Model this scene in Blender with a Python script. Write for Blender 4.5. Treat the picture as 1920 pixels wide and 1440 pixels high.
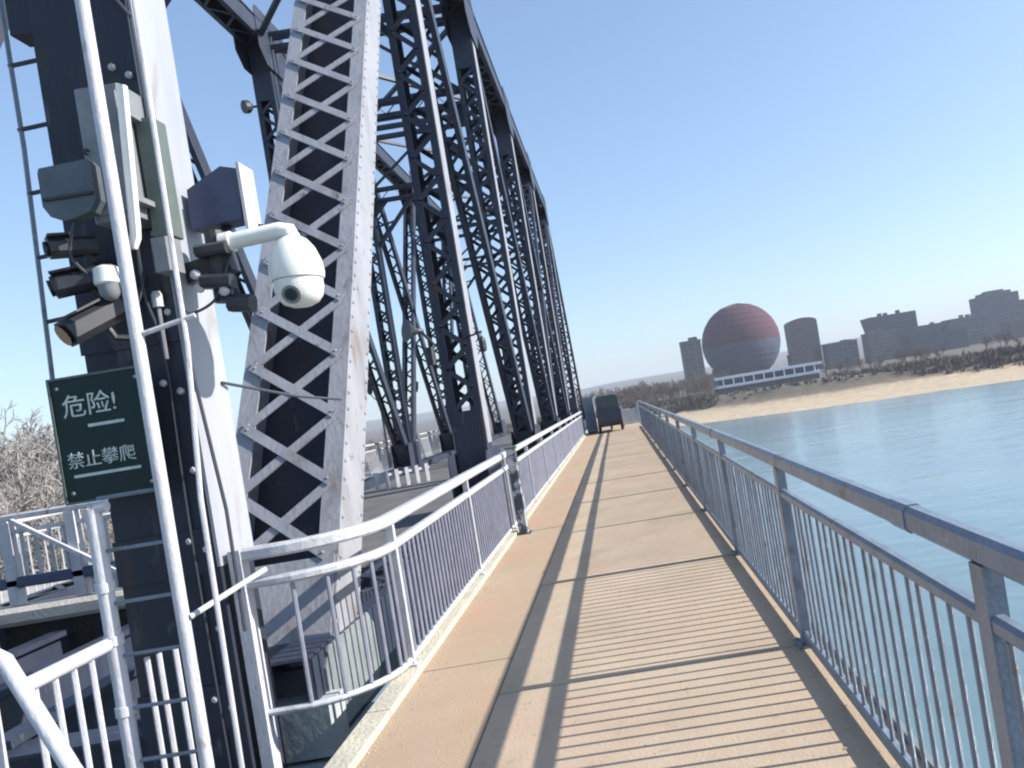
import bpy, math, random
from mathutils import Vector, Matrix, noise
R = math.radians
random.seed(7)
S = bpy.context.scene
C = S.collection
for _o in list(bpy.data.objects):
    bpy.data.objects.remove(_o)

# ------------------------------------------------------------------ camera, sky, sun, exposure
ROLL = R(9.3)
cam = bpy.data.cameras.new('camera')
cam.sensor_width = 36.0
cam.lens = 36.0 * 1400 / 1920
cam.shift_x = -196 / 1920
cam.shift_y = 15 / 1920
cam.clip_start = 0.05
cam.clip_end = 12000
camo = bpy.data.objects.new('camera', cam)
C.objects.link(camo)
cr, sr = math.cos(ROLL), math.sin(ROLL)
camo.matrix_world = Matrix(((cr, sr, 0, 0), (0, 0, -1, 0), (-sr, cr, 0, 1.6), (0, 0, 0, 1)))
S.camera = camo

SUN_EL, SUN_AZ = R(31.5), R(91.0)      # azimuth clockwise from +Y (the bridge axis)
world = bpy.data.worlds.new('World')
S.world = world
world.use_nodes = True
wn = world.node_tree
bg = wn.nodes['Background']
sky = wn.nodes.new('ShaderNodeTexSky')
sky.sky_type = 'NISHITA'
sky.sun_disc = False
sky.sun_elevation = SUN_EL
sky.sun_rotation = SUN_AZ
sky.air_density = 1.0
sky.dust_density = 1.0
sky.ozone_density = 1.0
gam = wn.nodes.new('ShaderNodeGamma')
gam.inputs[1].default_value = 0.7
wn.links.new(sky.outputs[0], gam.inputs[0])
tint = wn.nodes.new('ShaderNodeMix')
tint.data_type = 'RGBA'
tint.blend_type = 'MULTIPLY'
tint.inputs[0].default_value = 1.0
tint.inputs[7].default_value = (1.02, 1.19, 1.42, 1)
wn.links.new(gam.outputs[0], tint.inputs[6])
wn.links.new(tint.outputs[2], bg.inputs[0])
bg.inputs[1].default_value = 0.14

sun = bpy.data.lights.new('sun', 'SUN')
sun.energy = 5.0
sun.angle = R(0.5)
sun.color = (1.0, 0.95, 0.87)
suno = bpy.data.objects.new('sun', sun)
C.objects.link(suno)
sd = Vector((math.cos(SUN_EL) * math.sin(SUN_AZ), math.cos(SUN_EL) * math.cos(SUN_AZ), math.sin(SUN_EL)))
suno.rotation_euler = sd.to_track_quat('Z', 'Y').to_euler()
suno.location = (30, 0, 40)

S.view_settings.view_transform = 'Standard'
S.view_settings.look = 'None'
S.view_settings.exposure = 0.85
S.view_settings.gamma = 1
S.view_settings.use_curve_mapping = False
S.render.engine = 'CYCLES'
S.cycles.max_bounces = 6
S.cycles.volume_bounces = 0
S.cycles.use_denoising = True
S.cycles.filter_width = 2.1


# ------------------------------------------------------------------ helpers
def mat(name, col, rough=0.6, col2=None, scale=3.0, bump=0.0, bscale=40.0, metallic=0.0, spec=0.5,
        lo=0.35, hi=0.65, detail=6.0, stretch=None, stain=None):
    m = bpy.data.materials.new(name)
    m.use_nodes = True
    nt = m.node_tree
    b = nt.nodes['Principled BSDF']
    b.inputs['Base Color'].default_value = (*col, 1)
    b.inputs['Roughness'].default_value = rough
    b.inputs['Metallic'].default_value = metallic
    b.inputs['Specular IOR Level'].default_value = spec
    geo = nt.nodes.new('ShaderNodeNewGeometry')
    vec = geo.outputs['Position']
    if stretch:
        mp = nt.nodes.new('ShaderNodeMapping')
        mp.inputs['Scale'].default_value = stretch
        nt.links.new(vec, mp.inputs['Vector'])
        vec = mp.outputs['Vector']
    if col2:
        n = nt.nodes.new('ShaderNodeTexNoise')
        n.inputs['Scale'].default_value = scale
        n.inputs['Detail'].default_value = detail
        n.inputs['Roughness'].default_value = 0.62
        nt.links.new(vec, n.inputs['Vector'])
        rp = nt.nodes.new('ShaderNodeValToRGB')
        rp.color_ramp.elements[0].position = lo
        rp.color_ramp.elements[0].color = (*col, 1)
        rp.color_ramp.elements[1].position = hi
        rp.color_ramp.elements[1].color = (*col2, 1)
        nt.links.new(n.outputs['Fac'], rp.inputs['Fac'])
        nt.links.new(rp.outputs['Color'], b.inputs['Base Color'])
        if stain:
            for sc_, c_, lo_, hi_ in stain:
                ns = nt.nodes.new('ShaderNodeTexNoise')
                ns.inputs['Scale'].default_value = sc_
                ns.inputs['Detail'].default_value = 7
                ns.inputs['Distortion'].default_value = 0.6
                nt.links.new(vec, ns.inputs['Vector'])
                mr_ = nt.nodes.new('ShaderNodeMapRange')
                mr_.inputs['From Min'].default_value = lo_
                mr_.inputs['From Max'].default_value = hi_
                nt.links.new(ns.outputs['Fac'], mr_.inputs['Value'])
                mx = nt.nodes.new('ShaderNodeMix')
                mx.data_type = 'RGBA'
                mx.inputs[7].default_value = (*c_, 1)
                src = b.inputs['Base Color'].links[0].from_socket
                nt.links.new(mr_.outputs[0], mx.inputs[0])
                nt.links.new(src, mx.inputs[6])
                nt.links.new(mx.outputs[2], b.inputs['Base Color'])
    if bump:
        n2 = nt.nodes.new('ShaderNodeTexNoise')
        n2.inputs['Scale'].default_value = bscale
        n2.inputs['Detail'].default_value = 5
        nt.links.new(vec, n2.inputs['Vector'])
        bp = nt.nodes.new('ShaderNodeBump')
        bp.inputs['Strength'].default_value = bump
        bp.inputs['Distance'].default_value = 0.02
        nt.links.new(n2.outputs['Fac'], bp.inputs['Height'])
        nt.links.new(bp.outputs['Normal'], b.inputs['Normal'])
    return m


class MB:
    def __init__(s):
        s.v, s.f = [], []

    def quad(s, a, b, c, d):
        n = len(s.v)
        s.v += [Vector(a), Vector(b), Vector(c), Vector(d)]
        s.f.append((n, n + 1, n + 2, n + 3))

    def box(s, x0, x1, y0, y1, z0, z1):
        n = len(s.v)
        s.v += [Vector(p) for p in ((x0, y0, z0), (x1, y0, z0), (x1, y1, z0), (x0, y1, z0),
                                    (x0, y0, z1), (x1, y0, z1), (x1, y1, z1), (x0, y1, z1))]
        s.f += [tuple(n + i for i in q) for q in ((3, 2, 1, 0), (4, 5, 6, 7), (0, 1, 5, 4), (1, 2, 6, 5), (2, 3, 7, 6), (3, 0, 4, 7))]
        return s

    def bar(s, p, q, w, h, up=(0, 0, 1)):
        """box from p to q; w across, h along up"""
        p, q = Vector(p), Vector(q)
        a = (q - p).normalized()
        u = Vector(up)
        side = a.cross(u)
        if side.length < 1e-5:
            side = a.cross(Vector((0, 1, 0)))
        side.normalize()
        u = side.cross(a).normalized()
        n = len(s.v)
        for e in (p, q):
            for i, j in ((-1, -1), (1, -1), (1, 1), (-1, 1)):
                s.v.append(e + side * (i * w / 2) + u * (j * h / 2))
        s.f += [tuple(n + i for i in qd) for qd in ((3, 2, 1, 0), (4, 5, 6, 7), (0, 1, 5, 4), (1, 2, 6, 5), (2, 3, 7, 6), (3, 0, 4, 7))]
        return s

    def rbar(s, p, q, w, h, up=(0, 0, 1), c=0.25):
        """bar with chamfered long edges"""
        p, q = Vector(p), Vector(q)
        a = (q - p).normalized()
        side = a.cross(Vector(up)).normalized()
        u = side.cross(a).normalized()
        cc = c * min(w, h)
        pr = [(-w / 2 + cc, -h / 2), (w / 2 - cc, -h / 2), (w / 2, -h / 2 + cc), (w / 2, h / 2 - cc),
              (w / 2 - cc, h / 2), (-w / 2 + cc, h / 2), (-w / 2, h / 2 - cc), (-w / 2, -h / 2 + cc)]
        n = len(s.v)
        for e in (p, q):
            for i, j in pr:
                s.v.append(e + side * i + u * j)
        for k in range(8):
            s.f.append((n + k, n + (k + 1) % 8, n + 8 + (k + 1) % 8, n + 8 + k))
        s.f.append(tuple(n + k for k in reversed(range(8))))
        s.f.append(tuple(n + 8 + k for k in range(8)))
        return s

    def tube(s, pts, r, n=8, r2=None, cap=True):
        pts = [Vector(p) for p in pts]
        base = len(s.v)
        m = len(pts)
        ref = None
        for i, p in enumerate(pts):
            d = (pts[min(i + 1, m - 1)] - pts[max(i - 1, 0)]).normalized()
            if ref is None:
                ref = Vector((0, 0, 1)) if abs(d.z) < 0.9 else Vector((1, 0, 0))
            x = d.cross(ref).normalized()
            y = x.cross(d).normalized()
            ref = y
            rr = r if r2 is None else r + (r2 - r) * i / (m - 1)
            for k in range(n):
                t = 2 * math.pi * k / n
                s.v.append(p + x * (rr * math.cos(t)) + y * (rr * math.sin(t)))
        for i in range(m - 1):
            for k in range(n):
                a = base + i * n
                s.f.append((a + k, a + (k + 1) % n, a + n + (k + 1) % n, a + n + k))
        if cap:
            s.f.append(tuple(base + k for k in reversed(range(n))))
            s.f.append(tuple(base + (m - 1) * n + k for k in range(n)))
        return s

    def lathe(s, prof, center, axis=(0, 0, 1), n=24):
        """prof: list of (radius, height along axis)"""
        a = Vector(axis).normalized()
        x = a.cross(Vector((0, 1, 0)) if abs(a.y) < 0.9 else Vector((1, 0, 0))).normalized()
        y = a.cross(x)
        c = Vector(center)
        base = len(s.v)
        for r, h in prof:
            for k in range(n):
                t = 2 * math.pi * k / n
                s.v.append(c + a * h + x * (r * math.cos(t)) + y * (r * math.sin(t)))
        for i in range(len(prof) - 1):
            for k in range(n):
                b = base + i * n
                s.f.append((b + k, b + (k + 1) % n, b + n + (k + 1) % n, b + n + k))
        s.f.append(tuple(base + k for k in reversed(range(n))))
        s.f.append(tuple(base + (len(prof) - 1) * n + k for k in range(n)))
        return s

    def prism(s, poly, axis, t0, t1):
        """poly of 2D points extruded along axis 0/1/2"""
        def mk(a, b, t):
            return Vector(((t, a, b), (a, t, b), (a, b, t))[axis])
        n = len(s.v)
        k = len(poly)
        s.v += [mk(a, b, t0) for a, b in poly] + [mk(a, b, t1) for a, b in poly]
        s.f.append(tuple(n + i for i in reversed(range(k))))
        s.f.append(tuple(n + k + i for i in range(k)))
        for i in range(k):
            s.f.append((n + i, n + (i + 1) % k, n + k + (i + 1) % k, n + k + i))
        return s

    def mesh(s, name, m, off=Vector((0, 0, 0)), smooth=False):
        me = bpy.data.meshes.new(name)
        me.from_pydata([tuple(v - off) for v in s.v], [], s.f)
        me.materials.append(m)
        me.validate()
        import bmesh
        bm = bmesh.new()
        bm.from_mesh(me)
        bmesh.ops.recalc_face_normals(bm, faces=bm.faces)
        bm.to_mesh(me)
        bm.free()
        if smooth:
            for p in me.polygons:
                p.use_smooth = True
            try:
                me.set_sharp_from_angle(angle=R(40))
            except Exception:
                pass
        return me

    def build(s, name, m, parent=None, kind=None, smooth=False, loc=None):
        off = Vector(loc) if loc is not None else Vector((0, 0, 0))
        if parent is not None:
            off = root_loc(parent)
        me = s.mesh(name, m, off, smooth)
        o = bpy.data.objects.new(name, me)
        C.objects.link(o)
        if parent is not None:
            o.parent = parent
        else:
            o.location = off
        if kind:
            o['kind'] = kind
        return o


def root_loc(o):
    while o.parent is not None:
        o = o.parent
    return o.location.copy()


def piece(name, me, parent, M):
    """an instance of shared mesh at world matrix M under parent"""
    o = bpy.data.objects.new(name, me)
    C.objects.link(o)
    o.parent = parent
    o.matrix_local = Matrix.Translation(-root_loc(parent)) @ M
    return o


def frame_matrix(origin, x, y, z):
    return Matrix(((x[0], y[0], z[0], origin[0]), (x[1], y[1], z[1], origin[1]), (x[2], y[2], z[2], origin[2]), (0, 0, 0, 1)))


def tag(o, label, cat, group=None, kind=None):
    o['label'] = label
    o['category'] = cat
    if group:
        o['group'] = group
    if kind:
        o['kind'] = kind
    return o


def thing(name, loc, label, cat, group=None):
    o = bpy.data.objects.new(name, None)
    o.empty_display_size = 0.2
    C.objects.link(o)
    o.location = Vector(loc)
    return tag(o, label, cat, group)


def copy_tree(root, loc, rotz=None, label=None, scale=None):
    r = root.copy()
    C.objects.link(r)
    r.location = loc
    if rotz is not None:
        r.rotation_euler = (0, 0, rotz)
    if scale:
        r.scale = (scale,) * 3 if not isinstance(scale, tuple) else scale
    if label:
        r['label'] = label
    for ch in list(root.children):
        c = ch.copy()
        C.objects.link(c)
        c.parent = r
        for g in list(ch.children):
            d = g.copy()
            C.objects.link(d)
            d.parent = c
    return r


def struct(name, mb, m, smooth=False):
    return mb.build(name, m, None, 'structure', smooth)


def text_mesh(body, size, depth, m, name):
    cu = bpy.data.curves.new(name, 'FONT')
    cu.body = body
    cu.size = size
    cu.extrude = depth
    cu.align_x = 'CENTER'
    cu.align_y = 'CENTER'
    cu.resolution_u = 3
    o = bpy.data.objects.new(name, cu)
    C.objects.link(o)
    me = bpy.data.meshes.new_from_object(o.evaluated_get(bpy.context.evaluated_depsgraph_get()))
    bpy.data.objects.remove(o)
    bpy.data.curves.remove(cu)
    me.materials.clear()
    me.materials.append(m)
    return me


# ------------------------------------------------------------------ materials
M_TRUSS = mat('shaded_truss_paint', (0.022, 0.030, 0.054), 0.5, (0.038, 0.044, 0.066), 2.2, 0.25, 30, spec=0.35, stretch=(1, 1, 0.3),
              stain=[(4.0, (0.06, 0.04, 0.032), 0.6, 0.74), (9.0, (0.085, 0.09, 0.10), 0.62, 0.76)])  # truss steel darkened so the colour itself carries the shade
M_ENDPOST = mat('sunlit_steel_paint', (0.285, 0.287, 0.315), 0.45, (0.205, 0.208, 0.23), 3.0, 0.3, 25, lo=0.4, hi=0.75, stretch=(1, 1, 0.35),
                stain=[(3.0, (0.16, 0.12, 0.10), 0.58, 0.76), (11.0, (0.09, 0.075, 0.07), 0.64, 0.76)])  # lit copy of the truss steel, for end post and sun-facing plates
M_COLUMN = mat('shaded_column_paint', (0.030, 0.036, 0.055), 0.5, (0.02, 0.024, 0.035), 2.0, 0.3, 20, spec=0.3, stretch=(1, 1, 0.3),
               stain=[(5.0, (0.05, 0.035, 0.03), 0.58, 0.74), (8.0, (0.09, 0.095, 0.11), 0.64, 0.76)])  # column steel with its shade put into the colour
M_WHITE = mat('white_paint', (0.50, 0.50, 0.54), 0.42, (0.36, 0.365, 0.395), 9.0, 0.2, 60, lo=0.45, hi=0.8, stretch=(1, 1, 0.4),
              stain=[(14.0, (0.17, 0.13, 0.11), 0.62, 0.78)])
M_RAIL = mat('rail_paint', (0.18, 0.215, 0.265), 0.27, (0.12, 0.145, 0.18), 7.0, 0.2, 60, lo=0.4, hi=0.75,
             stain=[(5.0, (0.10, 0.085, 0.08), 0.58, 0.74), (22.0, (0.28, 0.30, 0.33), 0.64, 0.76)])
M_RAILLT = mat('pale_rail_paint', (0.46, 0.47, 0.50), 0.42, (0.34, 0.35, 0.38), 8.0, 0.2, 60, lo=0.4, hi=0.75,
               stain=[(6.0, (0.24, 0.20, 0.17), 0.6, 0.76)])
M_BAL = mat('baluster_paint', (0.23, 0.24, 0.30), 0.4, (0.17, 0.18, 0.23), 7.0, 0.1, 60)
M_DECK = mat('deck_concrete', (0.44, 0.345, 0.25), 0.85, (0.355, 0.27, 0.19), 1.3, 0.22, 70, lo=0.3, hi=0.7, detail=10,
             stain=[(0.55, (0.44, 0.30, 0.22), 0.5, 0.8), (0.9, (0.30, 0.25, 0.165), 0.58, 0.75), (14, (0.27, 0.21, 0.15), 0.62, 0.78)])
M_DECK2 = mat('deck_concrete_warm', (0.395, 0.29, 0.20), 0.85, (0.335, 0.245, 0.165), 1.0, 0.22, 70, lo=0.3, hi=0.7, detail=10,
              stain=[(0.5, (0.41, 0.25, 0.16), 0.5, 0.75), (0.8, (0.32, 0.265, 0.17), 0.56, 0.75), (14, (0.29, 0.215, 0.15), 0.62, 0.78)])
M_KERB = mat('kerb_concrete', (0.50, 0.46, 0.36), 0.85, (0.40, 0.37, 0.30), 4.0, 0.5, 40)
M_CONC = mat('pale_concrete', (0.50, 0.48, 0.43), 0.85, (0.38, 0.36, 0.33), 2.0, 0.5, 30)
M_PIER = mat('pier_concrete', (0.085, 0.08, 0.075), 0.9, (0.05, 0.048, 0.046), 1.2, 0.5, 20)
M_GIRDER = mat('grey_girder_paint', (0.24, 0.27, 0.28), 0.55, (0.16, 0.18, 0.19), 2.5, 0.3, 20)
M_UNDERSHADE = mat('underside_shade', (0.018, 0.016, 0.014), 0.9, (0.03, 0.025, 0.02), 6.0, 0.5, 30)  # near-black colour for the shade below the platform
M_FLOOR = mat('grey_bridge_floor', (0.12, 0.118, 0.118), 0.9, (0.08, 0.08, 0.082), 1.5, 0.4, 30)
M_DARK = mat('black_plastic', (0.018, 0.02, 0.028), 0.5, (0.03, 0.032, 0.04), 8.0)
M_GREYBOX = mat('grey_enamel', (0.20, 0.21, 0.23), 0.45, (0.155, 0.165, 0.175), 6.0, 0.1, 30)
M_TEALBOX = mat('slate_enamel', (0.085, 0.105, 0.125), 0.45, (0.065, 0.08, 0.095), 6.0, 0.1, 30)
M_GREENGREY = mat('grey_green_enamel', (0.10, 0.125, 0.115), 0.5, (0.075, 0.095, 0.09), 6.0, 0.1, 30)
M_BLUEBOX = mat('blue_black_enamel', (0.05, 0.07, 0.14), 0.45, (0.035, 0.05, 0.10), 5.0)
M_CREAM = mat('camera_white', (0.72, 0.73, 0.70), 0.35, (0.64, 0.65, 0.62), 9.0)
M_LENS = mat('lens_glass', (0.01, 0.01, 0.014), 0.08)
M_SIGN = mat('sign_green', (0.007, 0.022, 0.021), 0.5, (0.011, 0.030, 0.027), 4.0, spec=0.25)
M_LETTER = mat('sign_lettering', (0.52, 0.58, 0.55), 0.6, (0.36, 0.42, 0.40), 25.0)
M_CART = mat('cart_navy', (0.035, 0.045, 0.075), 0.4, (0.028, 0.035, 0.06), 4.0)
M_CARTTOP = mat('cart_canopy', (0.05, 0.08, 0.095), 0.6, (0.04, 0.065, 0.075), 6.0)
M_RUBBER = mat('rubber', (0.02, 0.02, 0.02), 0.8)
M_CABINET = mat('blue_grey_cabinet', (0.22, 0.28, 0.36), 0.5, (0.17, 0.22, 0.29), 5.0)
M_CABLE = mat('cable', (0.04, 0.045, 0.06), 0.6)
M_BARK = mat('bark', (0.13, 0.10, 0.085), 0.9, (0.09, 0.07, 0.06), 5.0)
M_TWIG = mat('twig', (0.15, 0.115, 0.10), 0.9, (0.10, 0.08, 0.072), 2.0)
M_BARKP = mat('pale_bark', (0.36, 0.33, 0.31), 0.9, (0.27, 0.23, 0.21), 5.0)
M_TWIGP = mat('pale_twig', (0.31, 0.285, 0.27), 0.9, (0.20, 0.185, 0.165), 2.0)
M_SCRUB = mat('dry_scrub', (0.10, 0.075, 0.055), 0.95, (0.055, 0.048, 0.045), 0.08)
M_RED = mat('dull_red_cladding', (0.085, 0.036, 0.052), 0.85, (0.07, 0.031, 0.045), 0.3, spec=0.15)
M_BLUEGLASS = mat('slate_glazing', (0.058, 0.072, 0.115), 0.6, (0.048, 0.06, 0.095), 0.2, spec=0.2)
M_BTAN = mat('tan_render', (0.15, 0.135, 0.13), 0.8, (0.12, 0.105, 0.105), 0.2)
M_BRED = mat('brown_brick', (0.12, 0.08, 0.085), 0.8, (0.10, 0.068, 0.07), 0.2)
M_BSLATE = mat('slate_cladding', (0.055, 0.07, 0.10), 0.7, (0.045, 0.06, 0.085), 0.2)
M_BGREY = mat('grey_render', (0.13, 0.135, 0.16), 0.8, (0.10, 0.105, 0.13), 0.2)
M_WIN = mat('window_glass', (0.055, 0.065, 0.085), 0.4)
M_BEAR = mat('pale_bearing_paint', (0.42, 0.46, 0.47), 0.6, (0.30, 0.33, 0.34), 3.0, 0.3, 20)
M_BWHITE = mat('white_roof', (0.72, 0.75, 0.80), 0.5, (0.62, 0.65, 0.70), 0.5)

# ------------------------------------------------------------------ terrain, water, hills
SHORE_K, SHORE_C = 0.5, 240.0


def sst(a, b, x):
    t = max(0.0, min(1.0, (x - a) / (b - a)))
    return t * t * (3 - 2 * t)


def profile(t, n):
    z = -15.5 + 3.0 * sst(-25, 0, t) + 1.1 * sst(0, 62, t) + 4.4 * sst(60, 80, t + n * 8)
    return z + 0.5 * n * sst(60, 120, t)


def ground_z(x, y):
    n = noise.noise(Vector((x * 0.012, y * 0.012, 0.3))) + 0.5 * noise.noise(Vector((x * 0.04, y * 0.04, 2.0)))
    t = y + SHORE_K * x - SHORE_C + n * 6 + 5 * math.sin(x * 0.03)
    if x > 130:
        t -= (x - 130) * 0.04
    z = profile(t, n)
    ti = min(-x - 36, y - 20) + n * 5
    z = max(z, profile(ti * 2.2, n))
    tb = -y - 170 + n * 8
    z = max(z, profile(tb, n))
    if y > 900:
        hz = sst(900, 2100, y) * (18 + 40 * max(0, 0.45 + noise.noise(Vector((x * 0.0013, y * 0.0009, 7)))))
        z += hz
    return z


def axis_vals(lo, hi, fine_lo, fine_hi, step):
    v = []
    x = fine_lo
    while x <= fine_hi:
        v.append(x)
        x += step
    s = step
    x = fine_hi
    while x < hi:
        s *= 1.25
        x += s
        v.append(min(x, hi))
    s = step
    x = fine_lo
    while x > lo:
        s *= 1.25
        x -= s
        v.insert(0, max(x, lo))
    return v


xs = axis_vals(-3500, 3500, -240, 420, 7)
ys = axis_vals(-3500, 3500, -20, 480, 7)
g = MB()
for yy in ys:
    for xx in xs:
        g.v.append(Vector((xx, yy, ground_z(xx, yy))))
nx = len(xs)
for j in range(len(ys) - 1):
    for i in range(nx - 1):
        a = j * nx + i
        g.f.append((a, a + 1, a + nx + 1, a + nx))
M_GROUND = bpy.data.materials.new('riverbank')
M_GROUND.use_nodes = True
nt = M_GROUND.node_tree
b = nt.nodes['Principled BSDF']
b.inputs['Roughness'].default_value = 0.95
geo = nt.nodes.new('ShaderNodeNewGeometry')
sep = nt.nodes.new('ShaderNodeSeparateXYZ')
nt.links.new(geo.outputs['Position'], sep.inputs[0])
nz = nt.nodes.new('ShaderNodeTexNoise')
nz.inputs['Scale'].default_value = 0.06
nz.inputs['Detail'].default_value = 8
nt.links.new(geo.outputs['Position'], nz.inputs['Vector'])
ma = nt.nodes.new('ShaderNodeMath')
ma.operation = 'MULTIPLY_ADD'
ma.inputs[1].default_value = 1.6
nt.links.new(nz.outputs['Fac'], ma.inputs[0])
nt.links.new(sep.outputs['Z'], ma.inputs[2])
mr = nt.nodes.new('ShaderNodeMapRange')
mr.inputs['From Min'].default_value = -12.6
mr.inputs['From Max'].default_value = -6.0
nt.links.new(ma.outputs[0], mr.inputs['Value'])
rp = nt.nodes.new('ShaderNodeValToRGB')
e = rp.color_ramp.elements
e[0].position, e[0].color = 0.0, (0.27, 0.22, 0.16, 1)
e[1].position, e[1].color = 1.0, (0.075, 0.065, 0.048, 1)
for p, c in ((0.14, (0.41, 0.32, 0.215, 1)), (0.40, (0.38, 0.295, 0.195, 1)), (0.52, (0.15, 0.11, 0.08, 1)), (0.75, (0.10, 0.085, 0.058, 1))):
    q = e.new(p)
    q.color = c
nt.links.new(mr.outputs[0], rp.inputs[0])
nv = nt.nodes.new('ShaderNodeTexNoise')
nv.inputs['Scale'].default_value = 0.35
nv.inputs['Detail'].default_value = 9
nv.inputs['Distortion'].default_value = 0.8
nt.links.new(geo.outputs['Position'], nv.inputs['Vector'])
mv = nt.nodes.new('ShaderNodeMapRange')
mv.inputs['From Min'].default_value = 0.3
mv.inputs['From Max'].default_value = 0.7
mv.inputs['To Min'].default_value = 0.78
mv.inputs['To Max'].default_value = 1.22
nt.links.new(nv.outputs['Fac'], mv.inputs['Value'])
mxv = nt.nodes.new('ShaderNodeMix')
mxv.data_type = 'RGBA'
mxv.blend_type = 'MULTIPLY'
mxv.inputs[0].default_value = 1.0
nt.links.new(rp.outputs[0], mxv.inputs[6])
nt.links.new(mv.outputs[0], mxv.inputs[7])
nt.links.new(mxv.outputs[2], b.inputs['Base Color'])
struct('ground', g, M_GROUND, True)

w = MB()
w.quad((-3400, -3400, -12.4), (3400, -3400, -12.4), (3400, 3400, -12.4), (-3400, 3400, -12.4))
M_WATER = bpy.data.materials.new('river_water')
M_WATER.use_nodes = True
nt = M_WATER.node_tree
b = nt.nodes['Principled BSDF']
b.inputs['Base Color'].default_value = (0.10, 0.25, 0.32, 1)
b.inputs['Roughness'].default_value = 0.14
geo = nt.nodes.new('ShaderNodeNewGeometry')
mp = nt.nodes.new('ShaderNodeMapping')
mp.inputs['Scale'].default_value = (0.5, 1.1, 1)
nt.links.new(geo.outputs['Position'], mp.inputs['Vector'])
n1 = nt.nodes.new('ShaderNodeTexNoise')
n1.inputs['Scale'].default_value = 0.55
n1.inputs['Detail'].default_value = 6
nt.links.new(mp.outputs[0], n1.inputs['Vector'])
bp = nt.nodes.new('ShaderNodeBump')
bp.inputs['Strength'].default_value = 0.25
bp.inputs['Distance'].default_value = 0.4
n3 = nt.nodes.new('ShaderNodeTexNoise')
n3.inputs['Scale'].default_value = 0.11
n3.inputs['Detail'].default_value = 3
nt.links.new(mp.outputs[0], n3.inputs['Vector'])
mm = nt.nodes.new('ShaderNodeMath')
mm.operation = 'MULTIPLY_ADD'
mm.inputs[1].default_value = 2.2
nt.links.new(n3.outputs['Fac'], mm.inputs[0])
nt.links.new(n1.outputs['Fac'], mm.inputs[2])
nt.links.new(mm.outputs[0], bp.inputs['Height'])
nt.links.new(bp.outputs['Normal'], b.inputs['Normal'])
n2 = nt.nodes.new('ShaderNodeTexNoise')
n2.inputs['Scale'].default_value = 0.02
n2.inputs['Detail'].default_value = 4
nt.links.new(mp.outputs[0], n2.inputs['Vector'])
rp = nt.nodes.new('ShaderNodeValToRGB')
rp.color_ramp.elements[0].position, rp.color_ramp.elements[0].color = 0.35, (0.13, 0.205, 0.23, 1)
rp.color_ramp.elements[1].position, rp.color_ramp.elements[1].color = 0.68, (0.19, 0.27, 0.29, 1)
nt.links.new(n2.outputs['Fac'], rp.inputs[0])
nt.links.new(rp.outputs[0], b.inputs['Base Color'])
struct('water', w, M_WATER)

# ------------------------------------------------------------------ bridge piers and walkway
for y0, y1 in ((2.6, 7.0), (48.6, 52.4)):
    pm = MB()
    pm.box(-9.6, -1.9, y0, y1, -15.5, -1.9)
    pm.box(-9.9, 1.3, y0 - 0.3, y1 + 0.3, -1.9, -1.35)
    pm.box(-1.9, 1.0, y0 + 0.6, y1 - 0.6, -4.5, -1.9)
    o = pm.build('bridge_pier', M_PIER, loc=(-4, (y0 + y1) / 2, -15.5))
    tag(o, 'concrete river pier under the near end of the steel truss' if y0 < 10 else 'concrete river pier under the far end of the steel truss', 'pier', 'bridge piers')

LX, RX = -1.62, 0.845
walk = bpy.data.objects.new('walkway', None)
C.objects.link(walk)
walk['kind'] = 'structure'
seams = [4.28 + 2.40 * k for k in range(-4, 19)]
mid = -0.95
pm1 = MB()
L1 = 2.40 - 0.008
pm1.box(mid + 0.004, RX + 0.09, 0, L1, -0.12, 0)
me1 = pm1.mesh('deck_panel', M_DECK)
pm2 = MB()
L2 = 4.8 - 0.012
pm2.box(-1.545, mid - 0.004, 0, L2, -0.12, 0)
me2 = pm2.mesh('deck_panel', M_DECK2)
for i, y in enumerate(seams):
    piece('deck_panel', me1, walk, Matrix.Translation((0, y + 0.004, random.uniform(-0.003, 0.003))) @ Matrix.Rotation(random.uniform(-0.0008, 0.0008), 4, 'X'))
    if i % 2 == 0:
        piece('deck_panel', me2, walk, Matrix.Translation((0, y + 0.6, random.uniform(-0.003, 0.003))))
k = MB()
yy = -5.6
while yy < 49:
    k.box(-1.68, -1.549, yy + 0.004, yy + 2.446, -0.13, 0.045)
    yy += 2.45
k.build('kerb_strip', M_KERB, walk)
k = MB()
for x in (-1.45, -0.35, 0.70):
    k.box(x - 0.09, x + 0.09, -5.6, 50, -0.50, -0.13)
k.build('stringer_beam', M_GIRDER, walk)
k = MB()
k.box(RX + 0.095, RX + 0.12, -5.6, 50, -0.35, 0.03)
k.build('edge_channel', M_GIRDER, walk)
k = MB()
for i in range(-1, 9):
    y = 5.55 + 3.655 * i
    k.bar((-2.1, y, -0.62), (1.0, y, -0.56), 0.12, 0.11)
    k.bar((-2.1, y, -1.5), (0.6, y, -0.62), 0.09, 0.09)
k.build('cantilever_bracket', M_GIRDER, walk)


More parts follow.
